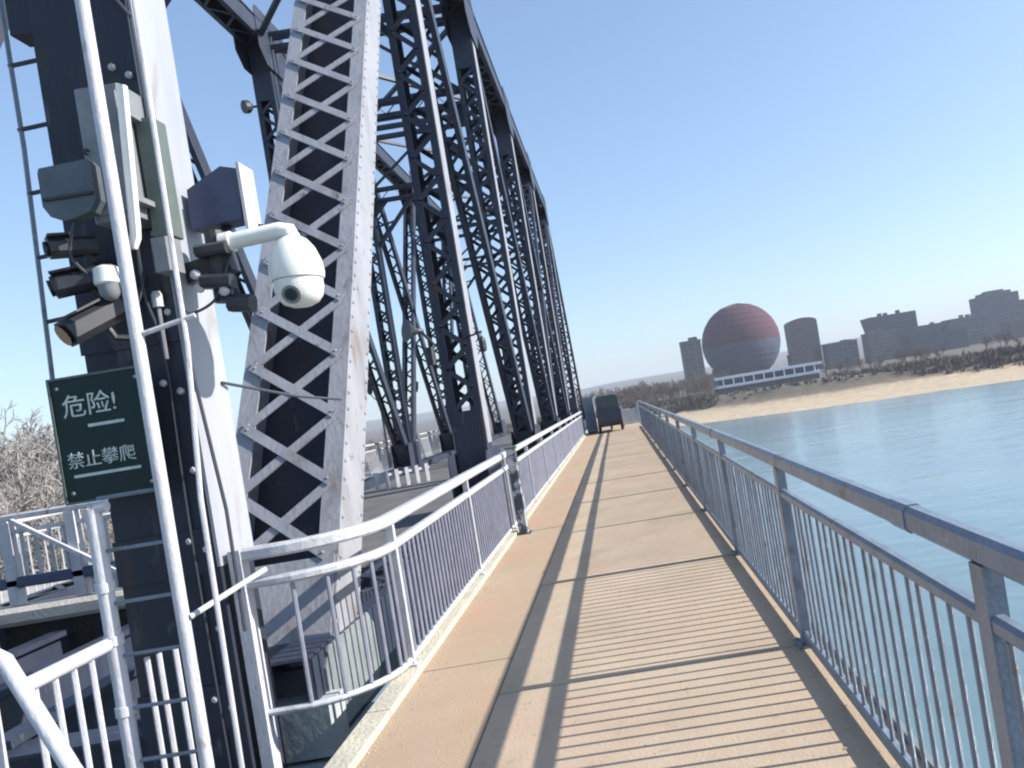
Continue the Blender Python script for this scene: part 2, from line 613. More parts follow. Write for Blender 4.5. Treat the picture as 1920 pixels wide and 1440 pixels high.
gr_ = MB()
rg_ = random.Random(3)
for k_ in range(2600):
    y = -0.5 + 26 * rg_.random() ** 1.7
    if rg_.random() < 0.5:
        x = -1.535 + abs(rg_.gauss(0, 0.05))
    elif rg_.random() < 0.6:
        x = 0.81 - abs(rg_.gauss(0, 0.05))
    else:
        x = rg_.uniform(-1.48, 0.8)
    r_ = rg_.uniform(0.002, 0.007)
    a_ = rg_.uniform(0, 6.28)
    n_ = len(gr_.v)
    for q in range(3):
        gr_.v.append(Vector((x + r_ * math.cos(a_ + q * 2.1) * 1.3, y + r_ * math.sin(a_ + q * 2.1), 0.001)))
    gr_.v.append(Vector((x, y, 0.001 + r_ * 0.9)))
    gr_.f += [(n_, n_ + 1, n_ + 3), (n_ + 1, n_ + 2, n_ + 3), (n_ + 2, n_, n_ + 3)]
o = gr_.build('grit', M_KERB, kind='stuff')
tag(o, 'loose grit and small stones along the edges of the walkway', 'grit', kind='stuff')

# ------------------------------------------------------------------ railings
def bal_mesh(m, z0, z1, r=0.0095):
    mb = MB()
    mb.tube([(0, 0, z0), (0, 0, z1)], r, 6)
    return mb.mesh('baluster', m, smooth=True)


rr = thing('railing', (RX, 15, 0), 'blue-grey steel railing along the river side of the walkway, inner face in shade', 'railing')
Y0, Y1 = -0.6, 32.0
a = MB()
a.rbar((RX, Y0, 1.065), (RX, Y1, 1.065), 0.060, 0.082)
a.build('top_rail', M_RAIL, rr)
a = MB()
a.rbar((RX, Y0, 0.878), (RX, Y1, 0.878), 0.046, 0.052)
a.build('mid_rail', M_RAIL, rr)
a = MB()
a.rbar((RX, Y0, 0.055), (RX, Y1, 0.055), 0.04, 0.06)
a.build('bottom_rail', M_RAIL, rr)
pm = MB()
pm.box(-0.026, 0.026, -0.034, 0.034, 0.0, 1.026)
pm.box(-0.06, 0.06, -0.07, 0.07, 0.0, 0.014)
pme = pm.mesh('post', M_RAIL)
y = 1.88 - 2.40
posts_r = []
while y < Y1:
    posts_r.append(y)
    piece('post', pme, rr, Matrix.Translation((RX, y, 0)))
    y += 2.40
bme = bal_mesh(M_RAIL, 0.085, 0.851, 0.0098)
sl = MB().rbar((0, -0.07, 0), (0, 0.07, 0), 0.068, 0.090).mesh('sleeve', M_RAIL)
nb_ = MB().lathe([(0.011, 0), (0.011, 0.008), (0.005, 0.012)], (0, 0, 0), (0, 0, 1), 6).mesh('bolt', M_RAIL)
for k_, yp in enumerate(posts_r):
    if k_ % 2:
        piece('sleeve', sl, rr, Matrix.Translation((RX, yp + 0.5, 1.065)))
    if yp < 12:
        for sx_ in (-1, 1):
            for sy_ in (-1, 1):
                piece('bolt', nb_, rr, Matrix.Translation((RX + sx_ * 0.045, yp + sy_ * 0.052, 0.0145)))
y, cnt = Y0 + 0.06, 0
while y < Y1 and cnt < 296:
    if min(abs(y - p) for p in posts_r) > 0.05:
        piece('baluster', bme, rr, Matrix.Translation((RX, y, 0)) @ Matrix.Rotation(random.uniform(-0.008, 0.008), 4, 'Y'))
        cnt += 1
    y += 0.1114

lr = thing('railing', (LX, 15, 0), 'pale grey railing beside the steel truss, sunlit, near end curving left', 'railing')
path = [(LX, 32.0), (LX, 5.6), (LX, 4.86)] + [(-2.12 + 0.5 * math.cos(R(a_)), 4.86 - 0.5 * math.sin(R(a_))) for a_ in range(9, 91, 9)] + [(-2.33, 4.36)]


def swept(mb, z, w_, h_, pts):
    prof = [(-w_ / 2, -h_ / 2 + 0.015), (-w_ / 2 + 0.015, -h_ / 2), (w_ / 2 - 0.015, -h_ / 2), (w_ / 2, -h_ / 2 + 0.015),
            (w_ / 2, h_ / 2 - 0.015), (w_ / 2 - 0.015, h_ / 2), (-w_ / 2 + 0.015, h_ / 2), (-w_ / 2, h_ / 2 - 0.015)]
    base = len(mb.v)
    m = len(pts)
    for i, p in enumerate(pts):
        d = (Vector(pts[min(i + 1, m - 1)]) - Vector(pts[max(i - 1, 0)])).normalized()
        nrm = Vector((d.y, -d.x))
        for u, v in prof:
            mb.v.append(Vector((p[0] + nrm.x * u, p[1] + nrm.y * u, z + v)))
    for i in range(m - 1):
        for k_ in range(8):
            q = base + i * 8
            mb.f.append((q + k_, q + (k_ + 1) % 8, q + 8 + (k_ + 1) % 8, q + 8 + k_))
    mb.f.append(tuple(base + k_ for k_ in range(8)))
    mb.f.append(tuple(base + (m - 1) * 8 + k_ for k_ in reversed(range(8))))


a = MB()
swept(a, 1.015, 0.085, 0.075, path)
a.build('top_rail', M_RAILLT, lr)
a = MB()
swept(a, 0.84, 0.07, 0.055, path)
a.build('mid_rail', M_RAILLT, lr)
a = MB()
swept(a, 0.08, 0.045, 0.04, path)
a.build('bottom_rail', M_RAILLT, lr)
pm = MB()
pm.box(-0.025, 0.025, -0.022, 0.022, -0.02, 0.98)
pm.box(-0.05, 0.05, -0.055, 0.055, 0.046, 0.058)
pme = pm.mesh('post', M_RAILLT)
y = 4.92
posts_l = []
while y < 32:
    posts_l.append(y)
    piece('post', pme, lr, Matrix.Translation((LX, y, 0)))
    y += 2.45
a = MB()
a.box(-2.37, -2.30, 4.31, 4.40, -0.3, 1.05)
a.build('end_post', M_WHITE, lr)
bme = bal_mesh(M_BAL, 0.095, 0.82, 0.0125)
y, cnt = 4.815, 0
while y < 32 and cnt < 240:
    if min(abs(y - p) for p in posts_l) > 0.045:
        piece('baluster', bme, lr, Matrix.Translation((LX, y, 0)))
        cnt += 1
    y += 0.1114
for a_ in (13, 27, 42, 60, 82):
    x, y = -2.12 + 0.5 * math.cos(R(a_)), 4.86 - 0.5 * math.sin(R(a_))
    piece('baluster', bme, lr, Matrix.Translation((x, y, 0)))

# thick leaning-against post in front of the left railing
tp = thing('bollard_post', (-1.46, 9.58, 0), 'thick upright steel post standing against the sunlit railing', 'post')
a = MB()
a.prism([(-1.52, 9.53), (-1.41, 9.53), (-1.40, 9.54), (-1.40, 9.63), (-1.41, 9.64), (-1.52, 9.64)], 2, 0.012, 1.10)
a.build('shaft', mat('worn_post_paint', (0.42, 0.44, 0.47), 0.5, (0.05, 0.06, 0.075), 7.0, 0.3, 40, lo=0.42, hi=0.52), tp)
a = MB()
a.box(-1.535, -1.385, 9.515, 9.655, 1.10, 1.125)
a.build('cap', M_GREENGREY, tp)
a = MB()
a.box(-1.55, -1.37, 9.50, 9.67, 0.0, 0.012)
a.build('base_plate', M_DARK, tp)

# ------------------------------------------------------------------ the steel truss bridge
NODES = [5.25, 12.9, 20.2, 27.5, 34.8, 42.1, 49.5]
ZT = 12.5
XN, XF = -2.58, -8.0           # truss planes (near, far)
XE = -2.77                     # centre of the wide near end post
WX, DEP = 0.60, 0.46
truss = thing('truss_bridge', (-5.3, 5.3, -0.6), 'long riveted steel truss railway bridge with laced posts beside the walkway', 'bridge')


def lacing_shape(length, width=0.075, t=0.012):
    mb = MB()
    mb.box(-length / 2, length / 2, -width / 2, width / 2, -t / 2, t / 2)
    for s_ in (-1, 1):
        mb.lathe([(0.013, 0), (0.012, 0.006), (0.006, 0.010)], (s_ * (length / 2 - 0.04), 0, t / 2), (0, 0, 1), 6)
    return mb


def member(name, p0, p1, m, wx=0.5, dep=0.5, fl=0.10, pitch=0.45, singles=True, double=False, bw=0.07, ends=0.9,
           back=True, parent=truss, label=None, plates=True, mbar=None):
    p0, p1 = Vector(p0), Vector(p1)
    a_ = (p1 - p0)
    L = a_.length
    a_.normalize()
    ux = Vector((1, 0, 0))
    if abs(a_.x) > 0.9:
        ux = Vector((0, 1, 0))
    nn = ux.cross(a_).normalized()
    mb = MB()

    def P(u, n, t):
        return p0 + ux * u + nn * n + a_ * t

    def slab(u0, u1, n0, n1, t0, t1):
        n = len(mb.v)
        for t in (t0, t1):
            for u, v in ((u0, n0), (u1, n0), (u1, n1), (u0, n1)):
                mb.v.append(P(u, v, t))
        mb.f.extend([tuple(n + i for i in q) for q in ((3, 2, 1, 0), (4, 5, 6, 7), (0, 1, 5, 4), (1, 2, 6, 5), (2, 3, 7, 6), (3, 0, 4, 7))])

    h, d = wx / 2, dep / 2
    for s_ in (-1, 1):
        x0, x1 = sorted((s_ * h, s_ * (h - 0.02)))
        slab(x0, x1, -d, d, 0, L)
        f0, f1 = sorted((s_ * (h - 0.021), s_ * (h - fl)))
        slab(f0, f1, d - 0.016, d, 0, L)
        slab(f0, f1, -d, -d + 0.016, 0, L)
    if plates:
        for t0, t1 in ((0.0, ends), (L - ends, L)):
            slab(-h + 0.022, h - 0.022, d + 0.002, d + 0.014, t0, t1)
            slab(-h + 0.022, h - 0.022, -d - 0.014, -d - 0.002, t0, t1)
    o = mb.build(name, m, parent)
    if label:
        o['label'] = label
    span = wx - fl
    n = max(1, int((L - 2 * ends) / pitch))
    pt = (L - 2 * ends) / n
    dl = math.hypot(span, pt)
    sh = lacing_shape(dl, bw)
    mb2 = MB()
    me = sh.mesh('lacing_bar', mbar or m) if singles else None
    for face in ((1, -1) if back else (1,)):
        for i in range(n):
            for sgn in ((1, -1) if (double and face == 1) else ((1 if i % 2 == 0 else -1) * face,)):
                tc = ends + (i + 0.5) * pt
                off = d + 0.010 + (0.013 if (double and sgn == -1) else 0)
                c = P(0, face * off, tc)
                X = (ux * (sgn * span) + a_ * pt).normalized()
                Z = nn * face
                Y = Z.cross(X)
                Mx = frame_matrix(c, X, Y, Z)
                if singles:
                    piece('lacing_bar', me, o, Mx)
                else:
                    b0 = len(mb2.v)
                    mb2.v += [Mx @ v for v in sh.v[:8]]
                    mb2.f += [tuple(b0 + k_ for k_ in f) for f in sh.f[:6]]
    if not singles:
        mb2.build('lacing', mbar or m, o, 'stuff')
    return o


def rivets(pts, axis, r, m, parent):
    mb = MB()
    for p in pts:
        mb.lathe([(r, 0), (r * 0.8, r * 0.5), (r * 0.35, r * 0.75)], p, axis, 6)
    return mb.build('rivets', m, parent, 'stuff')


def gusset(xc, y, z, side_y, m, wy=1.5, hz=1.35):
    for s_ in (-1, 1):
        mb = MB()
        x = xc + s_ * (WX / 2 + 0.010)
        c = 0.35 if hz > 1 else 0.12
        poly = [(y - wy / 2 + c, z - hz / 2), (y + wy / 2 - c, z - hz / 2), (y + wy / 2, z - hz / 2 + c), (y + wy / 2, z + hz / 2 - 0.12),
                (y + wy / 2 - 0.1, z + hz / 2), (y - wy / 2 + 0.1, z + hz / 2), (y - wy / 2, z + hz / 2 - 0.12), (y - wy / 2, z - hz / 2 + c)]
        mb.prism(poly, 0, x - 0.008, x + 0.008)
        mb.build('gusset_plate', m, truss)


for xc in (XN, XF):
    near = xc == XN
    xe_ = XE if near else xc
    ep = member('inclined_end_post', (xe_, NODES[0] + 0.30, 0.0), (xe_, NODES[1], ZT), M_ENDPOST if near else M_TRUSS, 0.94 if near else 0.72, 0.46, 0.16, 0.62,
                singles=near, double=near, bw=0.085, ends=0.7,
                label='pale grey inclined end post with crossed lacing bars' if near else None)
    if near:
        d_ = (Vector((xe_, NODES[1], ZT)) - Vector((xe_, NODES[0] + 0.30, 0))).normalized()
        nrm = Vector((1, 0, 0)).cross(d_)
        q0 = Vector((xe_ - 0.13, NODES[0] + 0.30, 0)) - nrm * 0.20
        MB().bar(q0 + d_ * 0.75, q0 + d_ * 13.6, 0.70, 0.014, nrm).build('shade_back_plate', M_TRUSS, ep)  # dark plate added to paint the post's shaded interior
        pts = []
        d_ = (Vector((xe_, NODES[1], ZT)) - Vector((xe_, NODES[0] + 0.30, 0))).normalized()
        nrm = Vector((1, 0, 0)).cross(d_)
        for k_ in range(88):
            for q in (-0.19, 0.19):
                pts.append(Vector((xe_ + 0.47, NODES[0] + 0.30, 0)) + d_ * (0.2 + k_ * 0.165) + nrm * q)
        rivets(pts, (1, 0, 0), 0.02, M_ENDPOST, ep)
    member('inclined_end_post', (xc, NODES[6] - 0.30, 0.0), (xc, NODES[5], ZT), M_TRUSS, WX, DEP, 0.12, 0.6, singles=False)
    for i in range(1, 6):
        y = NODES[i]
        vp = member('vertical_post', (xc, y, 0), (xc, y, ZT), M_TRUSS, 0.54 if near else 0.52, 0.46, 0.12, 0.36, singles=near and i <= 2, ends=1.7, bw=0.085)
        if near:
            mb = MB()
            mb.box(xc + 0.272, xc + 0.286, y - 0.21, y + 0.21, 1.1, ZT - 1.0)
            mb.build('cover_plate', M_ENDPOST, vp)  # sunlight painted on: pale plate on the sun side of a dark post
    tops = [(1, 2), (2, 3), (3, 4), (5, 4), (4, 3)]
    for i, j in tops:
        member('diagonal', (xc, NODES[i], ZT - 0.05), (xc, NODES[j], 0.05), M_TRUSS, 0.46, 0.34, 0.11, 0.34, singles=near and i == 1, ends=1.2, bw=0.075, back=near)
    # chords (box members, plate on top, laced below)
    for nm, z, y0, y1 in (('top_chord', ZT, NODES[1] - 0.25, NODES[5] + 0.25), ('bottom_chord', -0.15, NODES[0] - 0.35, NODES[6] + 0.35)):
        o = member(nm, (xc, y0, z), (xc, y1, z), M_TRUSS, WX, DEP if nm == 'top_chord' else 0.66, 0.12, 0.5, singles=False, ends=0.6)
        if nm == 'top_chord':
            mb = MB()
            mb.box(xc - WX / 2 - 0.03, xc + WX / 2 + 0.03, y0, y1, z + DEP / 2 + 0.03, z + DEP / 2 + 0.05)
            mb.build('cover_plate', M_TRUSS, o)
    for i in range(7):
        if 0 < i < 6:
            gusset(xc, NODES[i], ZT - 0.15, 0, M_TRUSS, 1.7, 1.5)
        gusset(xc, NODES[i] + (0.35 if i == 0 else (-0.25 if i == 6 else 0)), 0.25 if i else -0.12, 0, M_TRUSS if i else M_GIRDER, 1.5 if i else 1.0, 1.5 if i else 0.6)

# lateral struts, sway frames and knee braces at each panel point
for i in range(1, 6):
    y = NODES[i]
    xa, xb = XF + 0.25, XN - 0.25
    mb = MB()
    for z in (ZT + 0.1, ZT - 0.25, 10.35, 9.95):
        mb.bar((xa, y - 0.12, z), (xb, y - 0.12, z), 0.09, 0.09)
        mb.bar((xa, y + 0.12, z), (xb, y + 0.12, z), 0.09, 0.09)
    n = 12
    for k_ in range(n):
        x0 = xa + (xb - xa) * k_ / n
        x1 = xa + (xb - xa) * (k_ + 1) / n
        u, v = (9.95, 10.35) if k_ % 2 else (10.35, 9.95)
        mb.bar((x0, y - 0.17, u), (x1, y - 0.17, v), 0.012, 0.05, (0, 1, 0))
    mb.bar((xa, y, 10.35), ((xa + xb) / 2, y, ZT - 0.25), 0.08, 0.08)
    mb.bar((xb, y, 10.35), ((xa + xb) / 2, y, ZT - 0.25), 0.08, 0.08)
    mb.build('sway_frame', M_TRUSS, truss)
    for s_, xe in ((1, xa), (-1, xb)):
        mb = MB()
        mb.bar((xe, y, 8.3), (xe + s_ * 1.5, y, 9.95), 0.11, 0.13)
        mb.bar((xe, y, 9.0), (xe + s_ * 0.75, y, 9.15), 0.06, 0.06)
        mb.prism([(xe, 9.3), (xe, 9.9), (xe + s_ * 0.6, 9.9)], 1, y - 0.01, y + 0.01)
        mb.build('knee_brace', M_TRUSS, truss)
mb = MB()
for i in range(1, 5):
    for x0, x1 in ((XF, XN), (XN, XF)):
        mb.bar((x0, NODES[i] + 0.2, ZT + (0.02 if x0 == XF else -0.09)), (x1, NODES[i + 1] - 0.2, ZT + (0.02 if x0 == XF else -0.09)), 0.12, 0.1)
mb.build('lateral_brace', M_TRUSS, truss)
mb = MB()          # portal lattice between the end posts
for t in (0.70, 0.86):
    p = Vector((0, NODES[0] + 0.30 + (NODES[1] - NODES[0] - 0.30) * t, ZT * t))
    mb.bar((XF + 0.3, p.y, p.z), (XN - 0.3, p.y, p.z), 0.14, 0.14)
t0, t1 = 0.70, 0.86
for k_ in range(10):
    x0 = XF + 0.3 + (XN - XF - 0.6) * k_ / 10
    x1 = XF + 0.3 + (XN - XF - 0.6) * (k_ + 1) / 10
    a0, a1 = (t0, t1) if k_ % 2 else (t1, t0)
    mb.bar((x0, NODES[0] + .3 + (NODES[1] - NODES[0] - .3) * a0, ZT * a0), (x1, NODES[0] + .3 + (NODES[1] - NODES[0] - .3) * a1, ZT * a1), 0.07, 0.04)
mb.build('portal_frame', M_TRUSS, truss)
# floor system
for i, y in enumerate(NODES):
    mb = MB()
    mb.box(XF + 0.37, XN - 0.37, y - 0.012, y + 0.012, -1.25, -0.22)
    mb.box(XF + 0.37, XN - 0.37, y - 0.15, y + 0.15, -0.22, -0.195)
    mb.box(XF + 0.37, XN - 0.37, y - 0.15, y + 0.15, -1.275, -1.25)
    mb.build('floor_beam', M_TRUSS, truss)
mb = MB()
for x in (-7.0, -5.9, -4.7, -3.6):
    mb.box(x - 0.1, x + 0.1, NODES[0], NODES[6], -0.19, -0.13)
    mb.box(x - 0.01, x + 0.01, NODES[0], NODES[6], -0.70, -0.19)
mb.build('stringer', M_TRUSS, truss)
mb = MB()
mb.box(-7.55, -3.1, 9.15, 49.5, -0.125, -0.02)
mb.build('floor_slab', M_FLOOR, truss)
# end bearing of the truss: grey plates stacked under the inclined post
br = thing('bridge_bearing', (-2.66, 5.3, -1.35), 'grey stacked steel bearing under the foot of the pale inclined post', 'bearing')
for z0, z1, hw, y0, y1 in ((-1.34, -0.92, 0.56, 4.74, 5.9), (-0.89, -0.47, 0.50, 4.80, 5.8), (-0.44, -0.10, 0.44, 4.86, 5.12)):
    mb = MB()
    mb.box(-2.62 - hw, -2.62 + hw, y0, y1, z0, z1)
    mb.build('bearing_plate', M_BEAR, br)
mb = MB()
mb.lathe([(0.16, -0.6), (0.16, 0.6)], (-2.62, 5.3, -0.905), (1, 0, 0), 12)
mb.build('roller', M_DARK, br)

# ------------------------------------------------------------------ far side of the bridge: walkway, railing, platform
o = MB().box(-10.6, -8.6, 9.2, 50, -0.10, 0.05)
far_walk = struct('pavement', o, M_CONC)
fr = thing('railing', (-8.75, 28, 0.05), 'pale railing on the opposite side of the bridge, seen between the truss posts', 'railing')
a = MB()
a.rbar((-8.75, 9.4, 1.16), (-8.75, 50, 1.16), 0.07, 0.07)
a.build('top_rail', M_RAILLT, fr)
a = MB()
a.rbar((-8.75, 9.4, 0.95), (-8.75, 50, 0.95), 0.05, 0.05)
a.build('mid_rail', M_RAILLT, fr)
pme = MB().box(-0.03, 0.03, -0.03, 0.03, 0.05, 1.13).mesh('post', M_RAILLT)
bme = bal_mesh(M_RAILLT, 0.06, 0.93, 0.012)
y = 9.6
while y < 50:
    piece('post', pme, fr, Matrix.Translation((-8.75, y, 0)))
    y += 2.45
y, cnt = 9.75, 0
while y < 48 and cnt < 290:
    piece('baluster', bme, fr, Matrix.Translation((-8.75, y, 0)))
    y += 0.15
    cnt += 1

# cross platform over the gap, left edge of the picture
pf = thing('viewing_platform', (-8.6, 9.4, -0.1), 'cream edged platform with white railing at far left behind the ladder', 'platform')
MB().rbar((-11.5, 9.0, 0.11), (-5.9, 9.0, 0.11), 0.30, 0.22).build('edge_beam', M_CONC, pf)
MB().box(-11.5, -5.9, 9.0, 9.14, -2.6, -0.02).build('shade_fascia', M_UNDERSHADE, pf)  # dark sheet painted as the shade under the platform edge
MB().rbar((-11.5, 9.0, 0.50), (-5.9, 9.0, 0.50), 0.12, 0.13).build('toe_beam', M_BLUEBOX, pf)
MB().rbar((-11.5, 9.0, 1.29), (-5.9, 9.0, 1.29), 0.08, 0.075).build('top_rail', M_WHITE, pf)
MB().rbar((-11.5, 9.0, 1.11), (-5.9, 9.0, 1.11), 0.05, 0.05).build('mid_rail', M_WHITE, pf)
for x in (-11.3, -10.2, -9.1, -7.52, -6.72, -5.95):
    MB().box(x - 0.06, x + 0.06, 8.94, 9.06, 0.23, 1.25).build('post', M_WHITE, pf)
pb = MB().box(-0.016, 0.016, -0.016, 0.016, 0.57, 1.085).mesh('baluster', M_RAILLT)
x = -11.1
while x < -6.0:
    piece('baluster', pb, pf, Matrix.Translation((x, 9.0, 0)))
    x += 0.17
MB().bar((-7.4, 8.93, 1.25), (-6.1, 8.93, 0.35), 0.05, 0.05).build('brace', M_WHITE, pf)
MB().box(-11.4, -8.0, 8.6, 8.9, -3.2, -0.25).build('shade_girder', M_UNDERSHADE, pf)  # second dark block filling in the shade beneath

# white picket barrier on the bridge floor
wb = thing('picket_barrier', (-5.9, 21, -0.02), 'low white picket barrier on the grey bridge floor between the trusses', 'barrier')
MB().rbar((-6.9, 20.4, 0.36), (-5.6, 21.22, 0.36), 0.05, 0.08).build('rail', M_WHITE, wb)
pk = MB().box(-0.05, 0.05, -0.02, 0.02, -0.02, 0.48).mesh('picket', M_RAILLT)
for k_ in range(6):
    t = k_ / 5
    piece('picket', pk, wb, Matrix.Translation((-6.85 + 1.2 * t, 20.36 + 0.76 * t, 0)) @ Matrix.Rotation(0.56, 4, 'Z'))


def street_lamp(y, x, label):
    t = thing('street_lamp', (x, y, 0.05), label, 'street lamp', 'lantern lamps on the opposite walkway')
    MB().tube([(x, y, 0.05), (x, y, 0.9)], 0.09, 8, 0.06).tube([(x, y, 0.9), (x, y, 2.95)], 0.045, 8).build('pole', M_DARK, t)
    for s_ in (-1, 1):
        hd = MB()
        hd.tube([(x, y, 2.75), (x + s_ * 0.22, y, 2.95), (x + s_ * 0.34, y, 3.12)], 0.02, 6)
        hd.build('arm', M_DARK, t)
        hd = MB()
        cx = x + s_ * 0.34
        hd.lathe([(0.07, 3.12), (0.13, 3.3), (0.15, 3.5), (0.19, 3.52), (0.06, 3.66), (0.02, 3.76)], (cx, y, 0), (0, 0, 1), 8)
        hd.build('lantern', M_DARK, t)
    return t


street_lamp(35.0, -9.6, 'farther of two black twin lantern lamps behind the truss')
street_lamp(30.5, -9.6, 'nearer of two black twin lantern lamps behind the truss')

# ------------------------------------------------------------------ near steel column and what hangs on it
col = thing('steel_column', (-2.71, 4.45, -1.35), 'dark riveted steel column carrying the green danger sign, right side sunlit', 'column')
FY, BY = 4.30, 4.62
CX0, CX1 = -2.99, -2.40
mb = MB()
mb.box(CX0, CX1 - 0.02, FY, FY + 0.02, -1.34, 7.2)
mb.box(CX0, CX0 + 0.02, FY + 0.021, BY, -1.34, 7.2)
mb.box(CX0 + 0.021, CX1 - 0.021, BY - 0.02, BY, -1.34, 7.2)
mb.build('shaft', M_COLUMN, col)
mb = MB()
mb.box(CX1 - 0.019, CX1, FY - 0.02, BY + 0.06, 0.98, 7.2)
o = mb.build('sunlit_side_plate', mat('sunlit_column_paint', (0.34, 0.355, 0.39), 0.45, (0.27, 0.28, 0.31), 2.5, 0.2, 30, stretch=(1, 1, 0.2), stain=[(4.0, (0.21, 0.17, 0.14), 0.58, 0.75)]), col)  # lit copy of the column steel, pale on the sun side
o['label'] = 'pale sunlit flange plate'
MB().box(CX1 - 0.019, CX1 - 0.004, FY - 0.02, BY + 0.04, -1.34, 0.975).build('shaded_side_plate', M_COLUMN, col)  # shadow on the foot of the lit side, painted as dark steel
mb = MB()
for z in (-0.9, 0.05, 0.95, 2.3):
    mb.box(CX0 - 0.01, CX1 - 0.02, FY - 0.014, FY - 0.001, z, z + 0.26)
mb.build('batten_plate', M_COLUMN, col)
bm_ = MB().lathe([(0.022, 0), (0.022, 0.016), (0.012, 0.026)], (0, 0, 0), (0, -1, 0), 6).mesh('bolt', M_RAILLT)
for k_ in range(16):
    z = -0.75 + 0.46 * k_
    piece('bolt', bm_, col, Matrix.Translation((CX1 - 0.07, FY - 0.001, z)))
    if k_ % 2 == 0:
        piece('bolt', bm_, col, Matrix.Translation((CX1 - 0.16, FY - 0.001, z + 0.06)))
MB().box(CX0 - 0.16, CX0 - 0.001, FY + 0.05, FY + 0.2, 4.22, 4.5).build('bracket_plate', M_COLUMN, col)
MB().box(CX0 - 0.35, CX1 + 0.3, FY - 0.15, BY + 0.2, -1.35, -1.34 + 0.02).build('base_plate', M_COLUMN, col)

# ladder on the column: one long and one short stile
lad = thing('ladder', (-2.6, 3.9, 0), 'white ladder in front of the dark column, right stile far taller than the left', 'ladder')
LSX, RSX = -2.80, -2.425
mb = MB()
mb.tube([(RSX, 3.9, -0.6), (RSX, 3.9, 5.2)], 0.034, 10)
mb.build('stile', M_WHITE, lad, smooth=True)
mb = MB()
mb.tube([(LSX, 3.9, -0.6), (LSX, 3.9, 1.44)], 0.040, 10)
for z in (0.35, 0.72, 1.0):
    mb.tube([(LSX, 3.9, z), (LSX, 3.9, z + 0.05)], 0.048, 10)
mb.tube([(LSX - 0.005, 3.9, 1.44), (LSX + 0.075, 3.9, 1.445)], 0.03, 8)
mb.build('stile', M_WHITE, lad, smooth=True)
rg = MB().tube([(LSX + 0.035, 3.9, 0), (RSX - 0.03, 3.9, 0)], 0.011, 6).mesh('rung', M_RAIL)
for k_ in range(8):
    piece('rung', rg, lad, Matrix.Translation((0, 0, -0.45 + 0.277 * k_)))

# slim white pipe with two cross ties to the ladder
pp = thing('pipe', (-2.25, 3.92, 0), 'slim white pipe right of the ladder with two cross ties', 'pipe')
MB().tube([(-2.265, 3.92, -0.6), (-2.245, 3.92, 1.4), (-2.19, 3.93, 2.2), (-2.17, 3.94, 4.9)], 0.014, 8).build('riser', M_WHITE, pp, smooth=True)
MB().tube([(RSX + 0.036, 3.9, 2.30), (-2.13, 3.94, 2.36)], 0.014, 8).build('cross_tie', M_WHITE, pp, smooth=True)
MB().tube([(RSX + 0.036, 3.9, 0.80), (-2.16, 4.30, 0.92)], 0.016, 8).build('cross_tie', M_WHITE, pp, smooth=True)

# rung ladder on the left of the column
rl = thing('rung_ladder', (-3.3, 4.45, 2.0), 'thin dark rung ladder standing off the left edge of the column', 'ladder')
mb = MB()
mb.tube([(-3.245, 4.45, 5.0), (-3.25, 4.45, 3.6), (-3.31, 4.45, 2.1)], 0.013, 6)
mb.build('stile', M_RAIL, rl, smooth=True)
rg = MB().tube([(-3.26, 4.45, 0), (CX0 - 0.001, 4.45, 0.015)], 0.013, 6).mesh('rung', M_CABLE)
for k_ in range(6):
    piece('rung', rg, rl, Matrix.Translation((-0.01 * k_ * 0.5, 0, 4.10 - 0.385 * k_)))

# green sign board
sg = thing('sign', (-2.80, 4.12, 1.8), 'dark green Chinese danger notice board hung on the column', 'sign')
sx0, sx1, sz0, sz1, sy = -3.08, -2.545, 1.47, 2.17, 4.10
mb = MB()
mb.prism([(sx0 + .02, sz0), (sx1 - .02, sz0), (sx1, sz0 + .02), (sx1, sz1 - .02), (sx1 - .02, sz1), (sx0 + .02, sz1), (sx0, sz1 - .02), (sx0, sz0 + .02)], 1, sy, sy + 0.02)
mb.build('board', M_SIGN, sg)
for q_ in (((sx0, sy - 0.004, sz0 + 0.006), (sx1, sy - 0.004, sz0 + 0.006)), ((sx0, sy - 0.004, sz1 - 0.006), (sx1, sy - 0.004, sz1 - 0.006)),
           ((sx0 + 0.006, sy - 0.0045, sz0 + 0.013), (sx0 + 0.006, sy - 0.0045, sz1 - 0.013)), ((sx1 - 0.006, sy - 0.0045, sz0 + 0.013), (sx1 - 0.006, sy - 0.0045, sz1 - 0.013))):
    MB().bar(q_[0], q_[1], 0.012, 0.007, (0, 1, 0)).build('rim', M_GREENGREY, sg)
for x in (sx0 + 0.05, sx1 - 0.05):
    for z in (sz0 + 0.06, sz1 - 0.06):
        MB().lathe([(0.011, 0), (0.010, 0.006), (0.005, 0.009)], (x, sy - 0.0005, z), (0, -1, 0), 8).build('bolt', M_GREYBOX, sg)
mb = MB()
for x in (sx0 + 0.1, sx1 - 0.1):
    mb.box(x - 0.02, x + 0.02, sy + 0.021, FY - 0.001, sz0 + 0.1, sz1 - 0.1)
mb.build('bracket', M_DARK, sg)
RT = Matrix.Rotation(math.pi / 2, 4, 'X')
for body, size, x, z in (('危险!', 0.135, -2.865, 1.995), ('禁止攀爬', 0.095, -2.845, 1.70)):
    me = text_mesh(body, size, 0.002, M_LETTER, 'lettering')
    piece('lettering', me, sg, Matrix.Translation((x, sy - 0.003, z)) @ RT)
mb = MB()
mb.box(-2.89, -2.69, sy - 0.005, sy - 0.001, 1.878, 1.895)
mb.build('rule', M_LETTER, sg)
mb = MB()
mb.box(-3.01, -2.64, sy - 0.005, sy - 0.001, 1.612, 1.628)
mb.build('rule', M_LETTER, sg)

